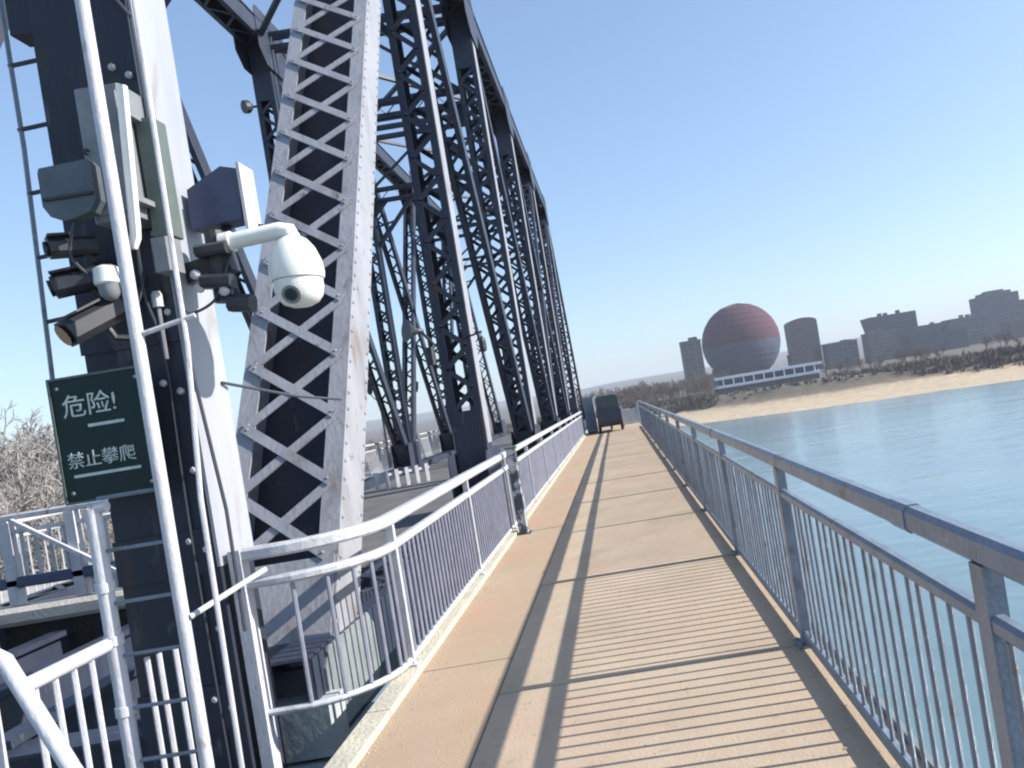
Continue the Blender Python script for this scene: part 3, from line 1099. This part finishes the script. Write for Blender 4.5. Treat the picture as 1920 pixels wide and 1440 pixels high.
# grey control cabinet
cb = thing('control_cabinet', (-2.53, 4.2, 3.35), 'grey metal control cabinet on the column above the sign', 'cabinet')
mb = MB()
mb.rbar((-2.53, 4.17, 2.96), (-2.53, 4.17, 3.70), 0.25, 0.22, (0, 1, 0), 0.06)
mb.build('body', M_GREYBOX, cb)
MB().rbar((-2.53, 4.055, 3.0), (-2.53, 4.055, 3.66), 0.215, 0.012, (0, 1, 0), 0.2).build('door', M_GREYBOX, cb)
MB().box(-2.63, -2.61, 4.03, 4.048, 3.33, 3.36).build('handle', M_DARK, cb)
cb2 = thing('junction_box', (-2.36, 4.25, 3.0), 'narrow grey green box on the column beside the tube lamp', 'box')
MB().rbar((-2.345, 4.20, 2.86), (-2.345, 4.20, 3.52), 0.105, 0.14, (0, 1, 0), 0.12).build('body', M_GREENGREY, cb2)
MB().rbar((-2.355, 4.18, 2.66), (-2.355, 4.18, 2.85), 0.10, 0.14, (0, 1, 0), 0.12).build('cable_gland', M_GREYBOX, cb2)
# siren box
sb = thing('siren_box', (-2.70, 4.1, 3.1), 'squat slate grey box with rounded bottom left of the ladder stile', 'box')
mb = MB()
mb.prism([(-2.845, 3.24), (-2.835, 3.265), (-2.58, 3.275), (-2.56, 3.25), (-2.56, 3.06), (-2.60, 3.0), (-2.68, 2.975), (-2.75, 2.97), (-2.81, 3.0), (-2.845, 3.06)], 1, 3.96, 4.04)
mb.build('housing', M_TEALBOX, sb)
MB().box(-2.83, -2.57, 3.945, 3.958, 3.085, 3.10).build('seam_strip', M_DARK, sb)
MB().box(-2.74, -2.66, 4.041, 4.299, 3.08, 3.16).build('bracket', M_DARK, sb)
# tube lamp
tl = thing('tube_lamp', (-2.37, 3.98, 3.2), 'bright white vertical tube lamp on the grey cabinet', 'lamp')
MB().tube([(-2.335, 3.97, 3.63), (-2.385, 3.97, 2.88), (-2.392, 3.97, 2.82), (-2.41, 3.97, 2.785), (-2.44, 3.975, 2.79)], 0.028, 10).build('tube', M_CREAM, tl, smooth=True)
for z in (3.5, 3.02):
    MB().box(-2.40, -2.35, 3.985, 4.128, z, z + 0.03).build('clip', M_GREYBOX, tl)


def bullet(x, z, label, yaw, tilt, s=1.0):
    t = thing('floodlight', (x, 4.15, z), label, 'floodlight', 'dark fixtures on the column')
    d_ = Vector((-math.cos(yaw) * math.cos(tilt), -math.sin(yaw) * math.cos(tilt), -math.sin(tilt)))
    c = Vector((x, 4.12, z))
    MB().rbar(c - d_ * 0.10 * s, c + d_ * 0.16 * s, 0.13 * s, 0.12 * s, (0, 0, 1), 0.25).build('housing', M_DARK, t)
    MB().bar(c + d_ * 0.165 * s + Vector((0, 0, 0.075 * s)), c + d_ * 0.02 + Vector((0, 0, 0.075 * s)), 0.15 * s, 0.012).build('visor', M_DARK, t)
    MB().lathe([(0.045 * s, 0), (0.05 * s, 0.02)], c + d_ * 0.158 * s, d_, 12).build('lens', M_LENS, t)
    MB().tube([c, c + Vector((0.05, 0.03, -0.10 * s)), (x + 0.1, 4.298, z - 0.10 * s)], 0.018, 6).build('bracket', M_DARK, t)


bullet(-2.80, 2.87, 'upper dark floodlight below the slate grey box', 0.75, 0.1, 0.85)
bullet(-2.79, 2.68, 'middle dark floodlight in the stack left of the ladder', 0.5, 0.2, 0.95)
bullet(-2.75, 2.47, 'lowest dark floodlight just above the green sign', 0.95, 0.5, 1.2)
dm = thing('dome_camera', (-2.70, 4.05, 2.6), 'small pale dome camera between floodlights and ladder stile', 'camera')
MB().lathe([(0.03, 0.16), (0.065, 0.14), (0.07, 0.06), (0.06, 0.05)], (-2.655, 4.10, 2.58), (0, 0, 1), 16).build('housing', M_CREAM, dm, smooth=True)
MB().lathe([(0.058, 0.05), (0.05, 0.0), (0.03, -0.03), (0.01, -0.04)], (-2.655, 4.10, 2.58), (0, 0, 1), 16).build('dome', M_GREYBOX, dm, smooth=True)
MB().box(-2.67, -2.64, 4.15, 4.299, 2.66, 2.70).build('bracket', M_CREAM, dm)
pc = thing('conduit_cap', (-2.47, 4.2, 2.5), 'little white conduit cap right of the ladder stile', 'cap')
MB().lathe([(0.03, 0), (0.03, 0.07), (0.02, 0.09)], (-2.50, 4.26, 2.50), (0, 0, 1), 10).build('cap', M_WHITE, pc)
MB().tube([(-2.50, 4.26, 2.2), (-2.50, 4.26, 2.5)], 0.012, 6).build('conduit', M_GREYBOX, pc)

# pole mounted PTZ camera reaching over the walkway
cc = thing('surveillance_camera', (-2.38, 4.45, 2.8), 'white domed surveillance camera on a bent arm over the railing', 'camera')
ax, ay, az = -1.745, 4.40, 2.86
mb = MB()
mb.tube([(-2.12, ay, az - 0.02), (-1.80, ay, az), (-1.755, ay, az - 0.012), (ax + 0.005, ay, az - 0.06)], 0.050, 12)
mb.tube([(-2.15, ay, az - 0.022), (-2.09, ay, az - 0.018)], 0.062, 12)
mb.build('arm', M_CREAM, cc, smooth=True)
mb = MB()
mb.lathe([(0.05, 0.0), (0.085, -0.02), (0.12, -0.07), (0.148, -0.15), (0.155, -0.22), (0.148, -0.255)], (ax, ay, az - 0.05), (0, 0, 1), 28)
mb.build('housing', M_CREAM, cc, smooth=True)
mb = MB()
mb.lathe([(0.138, 0.0), (0.138, -0.05), (0.125, -0.10), (0.098, -0.135), (0.055, -0.155), (0.01, -0.16)], (ax, ay, az - 0.308), (0, 0, 1), 28)
o = mb.build('ball', M_CREAM, cc, smooth=True)
ld = Vector((-0.02, -0.93, -0.36)).normalized()
lc = Vector((ax, ay, az - 0.36))
MB().lathe([(0.055, 0), (0.055, 0.02), (0.046, 0.022)], lc + ld * 0.115, ld, 18).build('lens_ring', M_GREYBOX, o)
MB().lathe([(0.038, 0), (0.030, 0.006)], lc + ld * 0.137, ld, 18).build('lens', M_LENS, o)
# dark clamp that carries the camera arm
cl = thing('clamp_bracket', (-2.25, 4.5, 2.7), 'dark clamp and knuckle joint carrying the white camera arm', 'bracket')
mb = MB()
mb.bar((CX1 + 0.001, 4.46, 2.70), (-2.12, 4.44, 2.74), 0.10, 0.12)
mb.build('bracket_arm', M_DARK, cl)
mb = MB()
mb.tube([(-2.20, 4.42, 2.50), (-2.20, 4.42, 2.92)], 0.055, 10)
mb.build('clamp_tube', M_DARK, cl)
for p, q, w_, h_ in (((-2.28, 4.36, 2.80), (-2.10, 4.36, 2.80), 0.10, 0.07), ((-2.27, 4.35, 2.62), (-2.10, 4.35, 2.60), 0.10, 0.08), ((-2.15, 4.38, 2.48), (-2.02, 4.38, 2.46), 0.11, 0.10)):
    MB().rbar(p, q, w_, h_).build('jaw', M_DARK, cl)
for x, z in ((-2.30, 2.665), (-2.29, 2.585), (-2.15, 2.545)):
    MB().lathe([(0.028, 0), (0.028, 0.02), (0.012, 0.03)], (x, 4.34, z), (0, -1, 0), 10).build('bolt', M_WHITE, cl)
# loudspeaker / floodlight box above the clamp
ls = thing('loudspeaker', (-2.15, 4.6, 3.1), 'blue black wedge shaped loudspeaker above the camera clamp', 'loudspeaker')
mb = MB()
mb.prism([(-2.37, 2.98), (-2.06, 3.0), (-2.04, 3.30), (-2.14, 3.33), (-2.36, 3.22)], 1, 4.50, 4.655)
mb.build('cabinet', M_BLUEBOX, ls)
mb = MB()
mb.box(-2.037, -2.018, 4.48, 4.66, 2.88, 3.33)
mb.build('sunlit_panel', M_WHITE, ls)  # white panel paints the sunlit side of the dark box
MB().tube([(-2.20, 4.6, 2.99), (-2.20, 4.5, 2.90)], 0.03, 8).build('bracket', M_DARK, ls)
MB().tube([(-2.06, 4.62, 2.99), (-1.96, 4.62, 2.955)], 0.012, 6).build('strut', M_DARK, ls)

# cables
for nm, pts, lab in ((0, [(-2.395, 4.27, 4.6), (-2.39, 4.268, 3.6), (-2.39, 4.272, 2.9), (-2.388, 4.27, 2.3), (-2.30, 4.25, 1.3), (-2.30, 4.24, 0.6)], 'dark cable running down the sunlit side of the column'),
                     (1, [(-2.66, 4.27, 4.62), (-2.50, 4.25, 4.35), (-2.385, 4.25, 4.16)], 'short slack cable crossing the column top to the sunlit side'),
                     (2, [(-2.39, 4.6, 2.05), (-2.2, 5.2, 1.93), (-2.05, 5.6, 1.88)], 'thin wire from column to the pale inclined post')):
    o = MB().tube(pts, 0.010, 6).build('cable', M_CABLE, loc=pts[0], smooth=True)
    tag(o, lab, 'cable')

for pts, lab in (([(-2.72, 4.0, 2.97), (-2.78, 4.02, 2.80), (-2.72, 4.1, 2.68), (-2.66, 4.2, 2.74), (-2.60, 4.28, 2.95)], 'looping black cable under the slate grey box'),
                 ([(-2.44, 4.06, 2.96), (-2.47, 4.1, 2.70), (-2.53, 4.2, 2.55), (-2.52, 4.28, 2.2), (-2.54, 4.285, 1.2), (-2.53, 4.285, -0.4)], 'long black cable down the dark face of the column'),
                 ([(-2.79, 4.15, 2.62), (-2.70, 4.2, 2.48), (-2.62, 4.25, 2.52), (-2.56, 4.28, 2.7)], 'short black cable sagging from the middle floodlight'),
                 ([(-2.10, 4.42, 2.82), (-2.16, 4.36, 2.62), (-2.24, 4.36, 2.50), (-2.36, 4.3, 2.45), (-2.385, 4.28, 2.6)], 'black camera cable drooping from the white arm to the column')):
    sm = []
    P_ = [Vector(p) for p in pts]
    P_ = [P_[0]] + P_ + [P_[-1]]
    for i in range(1, len(P_) - 2):
        for j in range(6):
            t = j / 6
            a_, b_, c_, d2 = P_[i - 1], P_[i], P_[i + 1], P_[i + 2]
            sm.append(0.5 * ((2 * b_) + (c_ - a_) * t + (2 * a_ - 5 * b_ + 4 * c_ - d2) * t * t + (3 * b_ - a_ - 3 * c_ + d2) * t ** 3))
    sm.append(P_[-1])
    o = MB().tube(sm, 0.008, 6).build('cable', M_CABLE, loc=pts[0], smooth=True)
    tag(o, lab, 'cable')

# near white stair rail, bottom left corner
st = thing('stair_railing', (-2.75, 3.4, 0), 'white handrail with thin balusters and a sloping rail in lower left corner', 'railing')
MB().tube([(-2.80, 3.84, 0.735), (-2.80, 3.30, 0.735)], 0.036, 10).build('top_rail', M_WHITE, st, smooth=True)
MB().tube([(-2.90, 3.05, 1.10), (-2.62, 3.02, 0.93), (-2.40, 3.0, 0.45), (-2.20, 2.98, 0.02)], 0.032, 10).build('sloping_rail', M_WHITE, st, smooth=True)
bb = MB().tube([(0, 0, -0.7), (0, 0, 0.71)], 0.014, 6).mesh('baluster', M_WHITE)
for y in (3.36, 3.48, 3.60, 3.72):
    piece('baluster', bb, st, Matrix.Translation((-2.80, y, 0)))
for x, y in ((-2.66, 3.9), (-2.60, 3.95), (-2.70, 3.86)):
    piece('baluster', bb, st, Matrix.Translation((x, y + 0.12, -0.1)))
MB().tube([(-2.86, 3.2, -0.7), (-2.86, 3.2, 0.72)], 0.022, 8).build('post', M_WHITE, st, smooth=True)
MB().tube([(-2.72, 3.05, -0.7), (-2.72, 3.05, 0.95)], 0.018, 8).build('post', M_WHITE, st, smooth=True)

# hanging lamp and bracket speaker on the first vertical post
hl = thing('hanging_lamp', (-2.3, 12.6, 2.9), 'small black lantern hung from an arm on the first upright', 'lamp')
MB().tube([(-2.40, 12.66, 2.92), (-2.20, 12.6, 2.95), (-2.08, 12.6, 2.98)], 0.018, 6).build('arm', M_DARK, hl)
MB().lathe([(0.012, 0.10), (0.05, 0.06), (0.062, 0.02), (0.062, -0.12), (0.045, -0.16), (0.02, -0.17)], (-2.10, 12.6, 2.80), (0, 0, 1), 10).build('lantern', M_DARK, hl)
MB().tube([(-2.10, 12.6, 2.89), (-2.10, 12.6, 2.98)], 0.008, 5).build('chain', M_DARK, hl)
hs = thing('horn_speaker', (-3.1, 12.6, 3.0), 'dark horn speaker clamped to the left of the first upright', 'loudspeaker')
MB().lathe([(0.04, 0), (0.05, 0.1), (0.10, 0.2), (0.19, 0.3)], (-3.02, 12.45, 3.12), (-0.75, -0.6, 0.1), 14).build('horn', M_DARK, hs)
MB().rbar((-3.0, 12.6, 2.55), (-3.0, 12.6, 2.85), 0.16, 0.14, (0, 1, 0)).build('driver_box', M_DARK, hs)
MB().tube([(-3.05, 12.5, 3.1), (-2.93, 12.66, 2.9)], 0.025, 6).build('bracket', M_DARK, hs)
fl = thing('floodlight', (-8.35, 20.1, 10.7), 'small round floodlight on a far truss upright against the sky', 'floodlight')
MB().lathe([(0.10, 0), (0.17, 0.08), (0.17, 0.2)], (-8.40, 19.95, 10.7), (-0.6, -0.7, -0.2), 12).build('housing', M_DARK, fl)
MB().tube([(-8.38, 19.97, 10.7), (-8.22, 20.05, 10.72)], 0.03, 6).build('arm', M_DARK, fl)

# ------------------------------------------------------------------ far end of the walkway
cart = thing('cart', (-0.46, 31.2, 0), 'dark covered three wheeled cart parked at the far end of the walkway', 'cart')
mb = MB()
mb.rbar((-0.46, 30.9, 0.62), (-0.46, 32.3, 0.62), 1.02, 0.62, (0, 0, 1), 0.06)
mb.build('cargo_box', M_CART, cart)
mb = MB()
mb.prism([(-0.95, 0.935), (0.0, 0.935), (-0.03, 1.46), (-0.12, 1.53), (-0.83, 1.53), (-0.92, 1.46)], 1, 31.0, 32.2)
mb.build('canopy', M_CARTTOP, cart)
MB().box(-0.80, -0.14, 30.985, 30.998, 1.05, 1.38).build('rear_window', M_WIN, cart)
MB().box(-0.93, 0.01, 30.84, 30.90, 0.34, 0.42).build('bumper', M_DARK, cart)
MB().box(-0.90, -0.04, 31.0, 33.0, 0.24, 0.305).build('chassis', M_DARK, cart)
for x in (-0.93, 0.01):
    wl = MB()
    wl.lathe([(0.17, -0.06), (0.24, -0.055), (0.25, 0), (0.24, 0.055), (0.17, 0.06)], (x, 31.5, 0.25), (1, 0, 0), 18)
    o = wl.build('wheel', M_RUBBER, cart)
    MB().lathe([(0.14, -0.065), (0.14, 0.065)], (x, 31.5, 0.25), (1, 0, 0), 12).build('rim', M_GREYBOX, o)
MB().lathe([(0.16, -0.05), (0.24, -0.045), (0.25, 0), (0.24, 0.045), (0.16, 0.05)], (-0.46, 33.2, 0.25), (1, 0, 0), 18).build('wheel', M_RUBBER, cart)
MB().tube([(-0.46, 33.2, 0.25), (-0.46, 32.9, 1.0), (-0.46, 32.6, 1.05)], 0.03, 6).build('fork', M_DARK, cart)
MB().tube([(-0.85, 32.7, 1.08), (-0.07, 32.7, 1.08)], 0.02, 6).build('handlebar', M_DARK, cart)

cab = thing('utility_cabinet', (-1.28, 32.4, 0), 'tall blue grey cabinet beside the cart at the end of the left railing', 'cabinet')
MB().rbar((-1.28, 32.4, 0.06), (-1.28, 32.4, 1.52), 0.46, 0.36, (0, 1, 0), 0.05).build('body', M_CABINET, cab)
MB().box(-1.53, -1.03, 32.2, 32.6, 1.521, 1.57).build('roof', M_CABINET, cab)
MB().box(-1.46, -1.10, 32.205, 32.217, 0.25, 1.4).build('door', M_CABINET, cab)
MB().box(-1.50, -1.06, 32.22, 32.58, 0, 0.059).build('plinth', M_DARK, cab)

gt = thing('gate', (0.45, 33.4, 0), 'low white gate across the far end of the walkway right of the cart', 'gate')
MB().box(0.06, 0.13, 33.36, 33.44, 0, 1.0).build('post', M_WHITE, gt)
MB().box(0.80, 0.87, 33.36, 33.44, 0, 1.0).build('post', M_WHITE, gt)
for z in (0.75, 0.12):
    MB().rbar((0.132, 33.4, z), (0.798, 33.4, z), 0.05, 0.06).build('rail', M_WHITE, gt)
MB().box(0.135, 0.795, 33.39, 33.41, 0.16, 0.715).build('panel', M_WHITE, gt)

# ------------------------------------------------------------------ trees
def bare_tree(seed, h, lean=0.05, twigs=5, minr=0.012):
    rnd = random.Random(seed)
    trunk, crown = MB(), MB()

    def grow(mb, p, d, L, r, lvl):
        pts = [p]
        q = p.copy()
        dd = d.copy()
        seg = 3 if lvl < 2 else 2
        for _ in range(seg):
            dd = (dd + Vector((rnd.uniform(-1, 1), rnd.uniform(-1, 1), rnd.uniform(-0.4, 0.9))) * 0.16).normalized()
            q = q + dd * (L / seg)
            pts.append(q)
        mb.tube(pts, r, 6 if lvl == 0 else (4 if lvl < 2 else 3), r * 0.6, cap=False)
        if lvl >= 4:
            return
        nb = (6, 5, 5, 4)[lvl]
        for k_ in range(nb):
            t = (0.35 + 0.65 * (k_ + rnd.random()) / nb) if lvl == 0 else (0.25 + 0.75 * (k_ + rnd.random()) / nb)
            i = min(int(t * seg), seg - 1)
            bp_ = pts[i].lerp(pts[i + 1], t * seg - i)
            ang = rnd.uniform(0, 2 * math.pi)
            sp = rnd.uniform(0.5, 0.95)
            x = dd.orthogonal().normalized()
            yv = dd.cross(x)
            nd = (dd * (1 - sp * 0.4) + (x * math.cos(ang) + yv * math.sin(ang)) * sp + Vector((0, 0, 0.15))).normalized()
            grow(crown, bp_, nd, L * rnd.uniform(0.42, 0.62), max(r * 0.5, minr), lvl + 1)

    grow(trunk, Vector((0, 0, 0)), Vector((rnd.uniform(-lean, lean), rnd.uniform(-lean, lean), 1)).normalized(), h * 0.55, h * 0.018, 0)
    return trunk, crown


def make_tree(seed, h, mb_, mt_, minr):
    t, c = bare_tree(seed, h, minr=minr)
    return t.mesh('trunk', mb_), c.mesh('crown', mt_)


protos = [make_tree(s, 11, M_BARK, M_TWIG, 0.035) for s in (3, 11, 29, 41)]
protos_p = [make_tree(s, 12, M_BARKP, M_TWIGP, 0.03) for s in (5, 17, 23)]


def plant(pr, x, y, s, rz, label, group, cat='tree'):
    t = thing('bare_tree', (x, y, ground_z(x, y) - 0.15), label, cat, group)
    t.rotation_euler = (0, 0, rz)
    t.scale = (s, s, s)
    for n_, me in zip(('trunk', 'crown'), pr):
        o = bpy.data.objects.new(n_, me)
        C.objects.link(o)
        o.parent = t
    return t


rnd = random.Random(12)
LAB = 'bare grey brown tree in the thicket on the far bank beyond the cart'
for k_ in range(84):
    x = rnd.uniform(-22, 45)
    y = 318 - 0.5 * x + rnd.uniform(-6, 70)
    plant(rnd.choice(protos), x, y, rnd.uniform(0.75, 1.25), rnd.uniform(0, 6.28), LAB, 'bare trees at the far end of the bridge')
LAB2 = 'bare dark tree in the belt along the sandy shore below the towers'
for k_ in range(118):
    x = rnd.uniform(84, 350)
    y = 322 - 0.46 * x + rnd.uniform(0, 85)
    plant(rnd.choice(protos), x, y, rnd.uniform(0.45, 0.85), rnd.uniform(0, 6.28), LAB2, 'bare trees along the sandy shore')
LAB3 = 'pale leafless tree on the left bank behind the platform railing'
for k_ in range(40):
    y = rnd.uniform(52, 100)
    x = -y * rnd.uniform(0.68, 0.95)
    plant(rnd.choice(protos_p), x, y, rnd.uniform(1.0, 1.5) * (0.6 + y / 160), rnd.uniform(0, 6.28), LAB3, 'pale trees on the left bank')
LAB4 = 'leafless tree on the left bank seen through the bridge trusses'
for k_ in range(46):
    y = rnd.uniform(95, 260)
    x = -y * rnd.uniform(0.26, 0.62) - 6
    plant(rnd.choice(protos + protos_p), x, y, rnd.uniform(0.7, 1.1), rnd.uniform(0, 6.28), LAB4, 'trees seen through the trusses')

# low scrub on the bank: one mass of twiggy clumps
sc = MB()
rnd = random.Random(5)
for k_ in range(11000):
    x = rnd.uniform(-60, 520)
    y = 305 - 0.5 * x + (0.04 * (x - 130) if x > 130 else 0) + abs(rnd.gauss(0, 38))
    if 40 < x < 97 and y < 352 and rnd.random() < 0.9:
        continue
    z = ground_z(x, y)
    cx, cy = x, y
    nn_ = 0.5 + 0.5 * noise.noise(Vector((x * 0.05, y * 0.05, 4)))
    if rnd.random() > 0.25 + 1.1 * nn_:
        continue
    hh = rnd.uniform(0.5, 1.6) * (0.5 + 2.2 * nn_)
    for q in range(7):
        a_ = rnd.uniform(0, 6.28)
        rr_ = rnd.uniform(0.2, 1.3)
        p = Vector((cx + rr_ * math.cos(a_), cy + rr_ * math.sin(a_), z - 0.1))
        tip = p + Vector((rnd.uniform(-.6, .6), rnd.uniform(-.6, .6), hh * rnd.uniform(0.6, 1.2)))
        sd_ = Vector((rnd.uniform(-1, 1), rnd.uniform(-1, 1), 0)).normalized() * rnd.uniform(0.15, 0.5)
        n = len(sc.v)
        sc.v += [p - sd_, p + sd_, tip]
        sc.f.append((n, n + 1, n + 2))
me = bpy.data.meshes.new('scrub')
me.from_pydata([tuple(v) for v in sc.v], [], sc.f)
me.materials.append(M_SCRUB)
o = bpy.data.objects.new('scrub', me)
C.objects.link(o)
tag(o, 'dry brown scrub and reeds along the top of the sandy shore', 'scrub', kind='stuff')


# ------------------------------------------------------------------ far bank buildings
def building(name, x, y, w_, d_, ztop, m, label, floors=6, roof=None, taper=0.0, bands=True, cols=0):
    z0 = ground_z(x, y) - 0.5
    t = thing(name, (x, y, z0), label, 'building')
    mb = MB()
    h0, h1 = w_ / 2, w_ / 2 + taper
    n = len(mb.v)
    mb.v += [Vector(p) for p in ((x - h0, y - d_ / 2, z0), (x + h0, y - d_ / 2, z0), (x + h0, y + d_ / 2, z0), (x - h0, y + d_ / 2, z0),
                                 (x - h1, y - d_ / 2, ztop), (x + h0, y - d_ / 2, ztop), (x + h0, y + d_ / 2, ztop), (x - h1, y + d_ / 2, ztop))]
    mb.f += [(3, 2, 1, 0), (4, 5, 6, 7), (0, 1, 5, 4), (1, 2, 6, 5), (2, 3, 7, 6), (3, 0, 4, 7)]
    mb.build('wall', m, t)
    if bands:
        fh = (ztop - z0 - 3) / floors
        cn = max(2, int(w_ / 3.2))
        wm = MB().box(-w_ / cn * 0.32, w_ / cn * 0.32, -0.06, 0.06, -fh * 0.27, fh * 0.27).mesh('window', M_WIN)
        for f in range(floors):
            for c_ in range(cn):
                piece('window', wm, t, Matrix.Translation((x - w_ / 2 + (c_ + 0.5) * w_ / cn, y - d_ / 2, z0 + 2.5 + (f + 0.5) * fh)))
    if roof == 'flat':
        MB().box(x - h1 - 0.3, x + h0 + 0.3, y - d_ / 2 - 0.3, y + d_ / 2 + 0.3, ztop + 0.01, ztop + 0.8).build('roof', m, t)
    elif roof == 'crown':
        MB().box(x - w_ * 0.36, x + w_ * 0.36, y - d_ * 0.36, y + d_ * 0.36, ztop + 0.01, ztop + 2.2).build('roof', m, t)
        MB().box(x - w_ * 0.22, x + w_ * 0.22, y - d_ * 0.22, y + d_ * 0.22, ztop + 2.21, ztop + 3.6).build('roof', m, t)
    elif roof == 'barrel':
        poly = [(x + w_ / 2 * math.cos(a_), ztop + 0.01 + 3.2 * math.sin(a_)) for a_ in [math.pi * k__ / 10 for k__ in range(11)]]
        MB().prism(poly, 1, y - d_ / 2, y + d_ / 2).build('roof', m, t)
    if roof in (None, 'flat'):
        rr0 = random.Random(int(x * 10))
        for k_ in range(3):
            cx = x + rr0.uniform(-0.35, 0.35) * w_
            MB().box(cx - 1.2, cx + 1.2, y - 2.5, y + 0.5, ztop + 0.81 if roof else ztop + 0.01, ztop + rr0.uniform(1.6, 3.2)).build('roof_housing', m, t)
    return t


building('tower_block', 51.6, 480, 12.5, 12, 25.5, M_BTAN, 'slim tan tower block just left of the red globe building', 10, 'flat')
building('tower_block', 144, 560, 21, 16, 30.5, M_BRED, 'brown tower block with rounded top right of the red globe building', 11, 'barrel')
building('office_building', 213, 560, 28, 20, 25.5, M_BSLATE, 'dark slate office block whose left wall leans outward', 9, None, 7.0)
building('tower_block', 311, 600, 30, 20, 29.5, M_BGREY, 'tall grey tower block with stepped crown near right edge', 11, 'crown')
building('tower_block', 343, 606, 26, 18, 20, M_BGREY, 'plain grey block at right edge beside the stepped tower', 8, 'flat')
building('apartment_block', 166, 545, 22, 14, 10.5, M_BGREY, 'low grey block right of the brown rounded tower', 5, 'flat')
building('apartment_block', 190, 530, 20, 14, 13.0, M_BTAN, 'low tan block against the leaning slate office', 6, 'flat')
building('apartment_block', 246, 590, 26, 14, 13.5, M_BSLATE, 'long slate block immediately right of the leaning office', 6, 'flat')
building('apartment_block', 276, 585, 26, 14, 14.5, M_BGREY, 'mid height grey block left of the stepped tower', 6, 'flat')
building('apartment_block', 300, 540, 30, 14, 5.5, M_BTAN, 'low tan block in front of the stepped tower', 4, 'flat')
building('apartment_block', 126, 505, 14, 12, 6.5, M_BRED, 'small brown block between the globe and the rounded tower', 4, 'flat')
building('apartment_block', 64, 455, 10, 10, 2.5, M_BRED, 'small brown house at foot of the slim tan tower', 3, 'flat')
building('apartment_block', 225, 520, 40, 12, 6.0, M_BSLATE, 'low slate block in front of the leaning office', 4, 'flat')

# globe building
gx, gy, gr = 91.0, 520.0, 27.0
gz = 21.8
gb = thing('globe_building', (gx, gy, gz - gr), 'round dark red globe shaped building with slate lower part', 'building')


def ring(z_from, z_to, n, m, name, inset=0.0):
    prof = []
    for i in range(n + 1):
        h = z_from + (z_to - z_from) * i / n
        prof.append((math.sqrt(max(0.02, (gr - inset) ** 2 - min(h * h, (gr - inset) ** 2 - 0.02))), h))
    return MB().lathe(prof, (gx, gy, gz), (0, 0, 1), 56)


ring(-1.0, gr - 0.01, 16, M_RED, '').build('red_cladding', M_RED, gb, smooth=True)
ring(-gr + 2.0, -1.02, 12, M_BLUEGLASS, '').build('glazed_base', M_BLUEGLASS, gb, smooth=True)
for h in (-22, -18, -14, -10, -6, 2, 6, 10, 14, 18, 22):
    rad = math.sqrt(gr * gr - h * h) + 0.12
    MB().lathe([(rad - 0.3, -0.25), (rad, -0.22), (rad, 0.22), (rad - 0.3, 0.25)], (gx, gy, gz + h), (0, 0, 1), 56).build('floor_band', M_RED if h > 0 else M_BLUEGLASS, gb, smooth=True)
rib = MB()
for k_ in range(28):
    a_ = 2 * math.pi * k_ / 28
    pts = []
    for j in range(9):
        e_ = R(-60 + 145 * j / 8)
        pts.append((gx + (gr + 0.05) * math.cos(e_) * math.cos(a_), gy + (gr + 0.05) * math.cos(e_) * math.sin(a_), gz + (gr + 0.05) * math.sin(e_)))
    rib.tube(pts, 0.16, 4)
rib.build('ribs', M_BSLATE, gb, 'stuff')
MB().box(gx - 22, gx + 22, gy - 16, gy + 16, -8.5, gz - gr + 3.0).build('podium', M_BSLATE, gb)

# white banded pavilion by the shore
px, py = 68.0, 340.0
pz = -6.9
pv = thing('pavilion', (px, py, pz), 'long low white roofed pavilion on the shore in front of the globe', 'building')
MB().box(px - 23, px + 23, py - 5, py + 5, pz - 1.6, pz + 2.4).build('lower_wall', M_BGREY, pv)
MB().box(px - 25, px + 25.5, py - 7, py + 7, pz + 2.41, pz + 3.6).build('lower_roof', M_BWHITE, pv)
MB().box(px - 21, px + 23, py - 4, py + 4, pz + 3.61, pz + 6.2).build('upper_wall', M_BLUEGLASS, pv)
MB().box(px - 24, px + 25, py - 6, py + 6, pz + 6.21, pz + 7.4).build('upper_roof', M_BWHITE, pv)
cm = MB().box(-0.25, 0.25, -0.25, 0.25, 0, 2.57).mesh('column', M_BWHITE)
for k_ in range(10):
    piece('column', cm, pv, Matrix.Translation((px - 20 + k_ * 4.6, py - 5.2, pz + 3.62)))

# ------------------------------------------------------------------ haze
hz = MB().box(-3600, 3600, -3600, 3600, -17.5, 75)
M_HAZE = bpy.data.materials.new('haze')
M_HAZE.use_nodes = True
nt = M_HAZE.node_tree
nt.nodes.remove(nt.nodes['Principled BSDF'])
pvn = nt.nodes.new('ShaderNodeVolumePrincipled')
pvn.inputs['Color'].default_value = (0.80, 0.86, 0.98, 1)
pvn.inputs['Density'].default_value = 0.00027
pvn.inputs['Anisotropy'].default_value = 0.0
nt.links.new(pvn.outputs[0], nt.nodes['Material Output'].inputs['Volume'])
o = hz.build('haze', M_HAZE, kind='stuff')
o['label'] = 'thin pale haze over the river and the far bank'
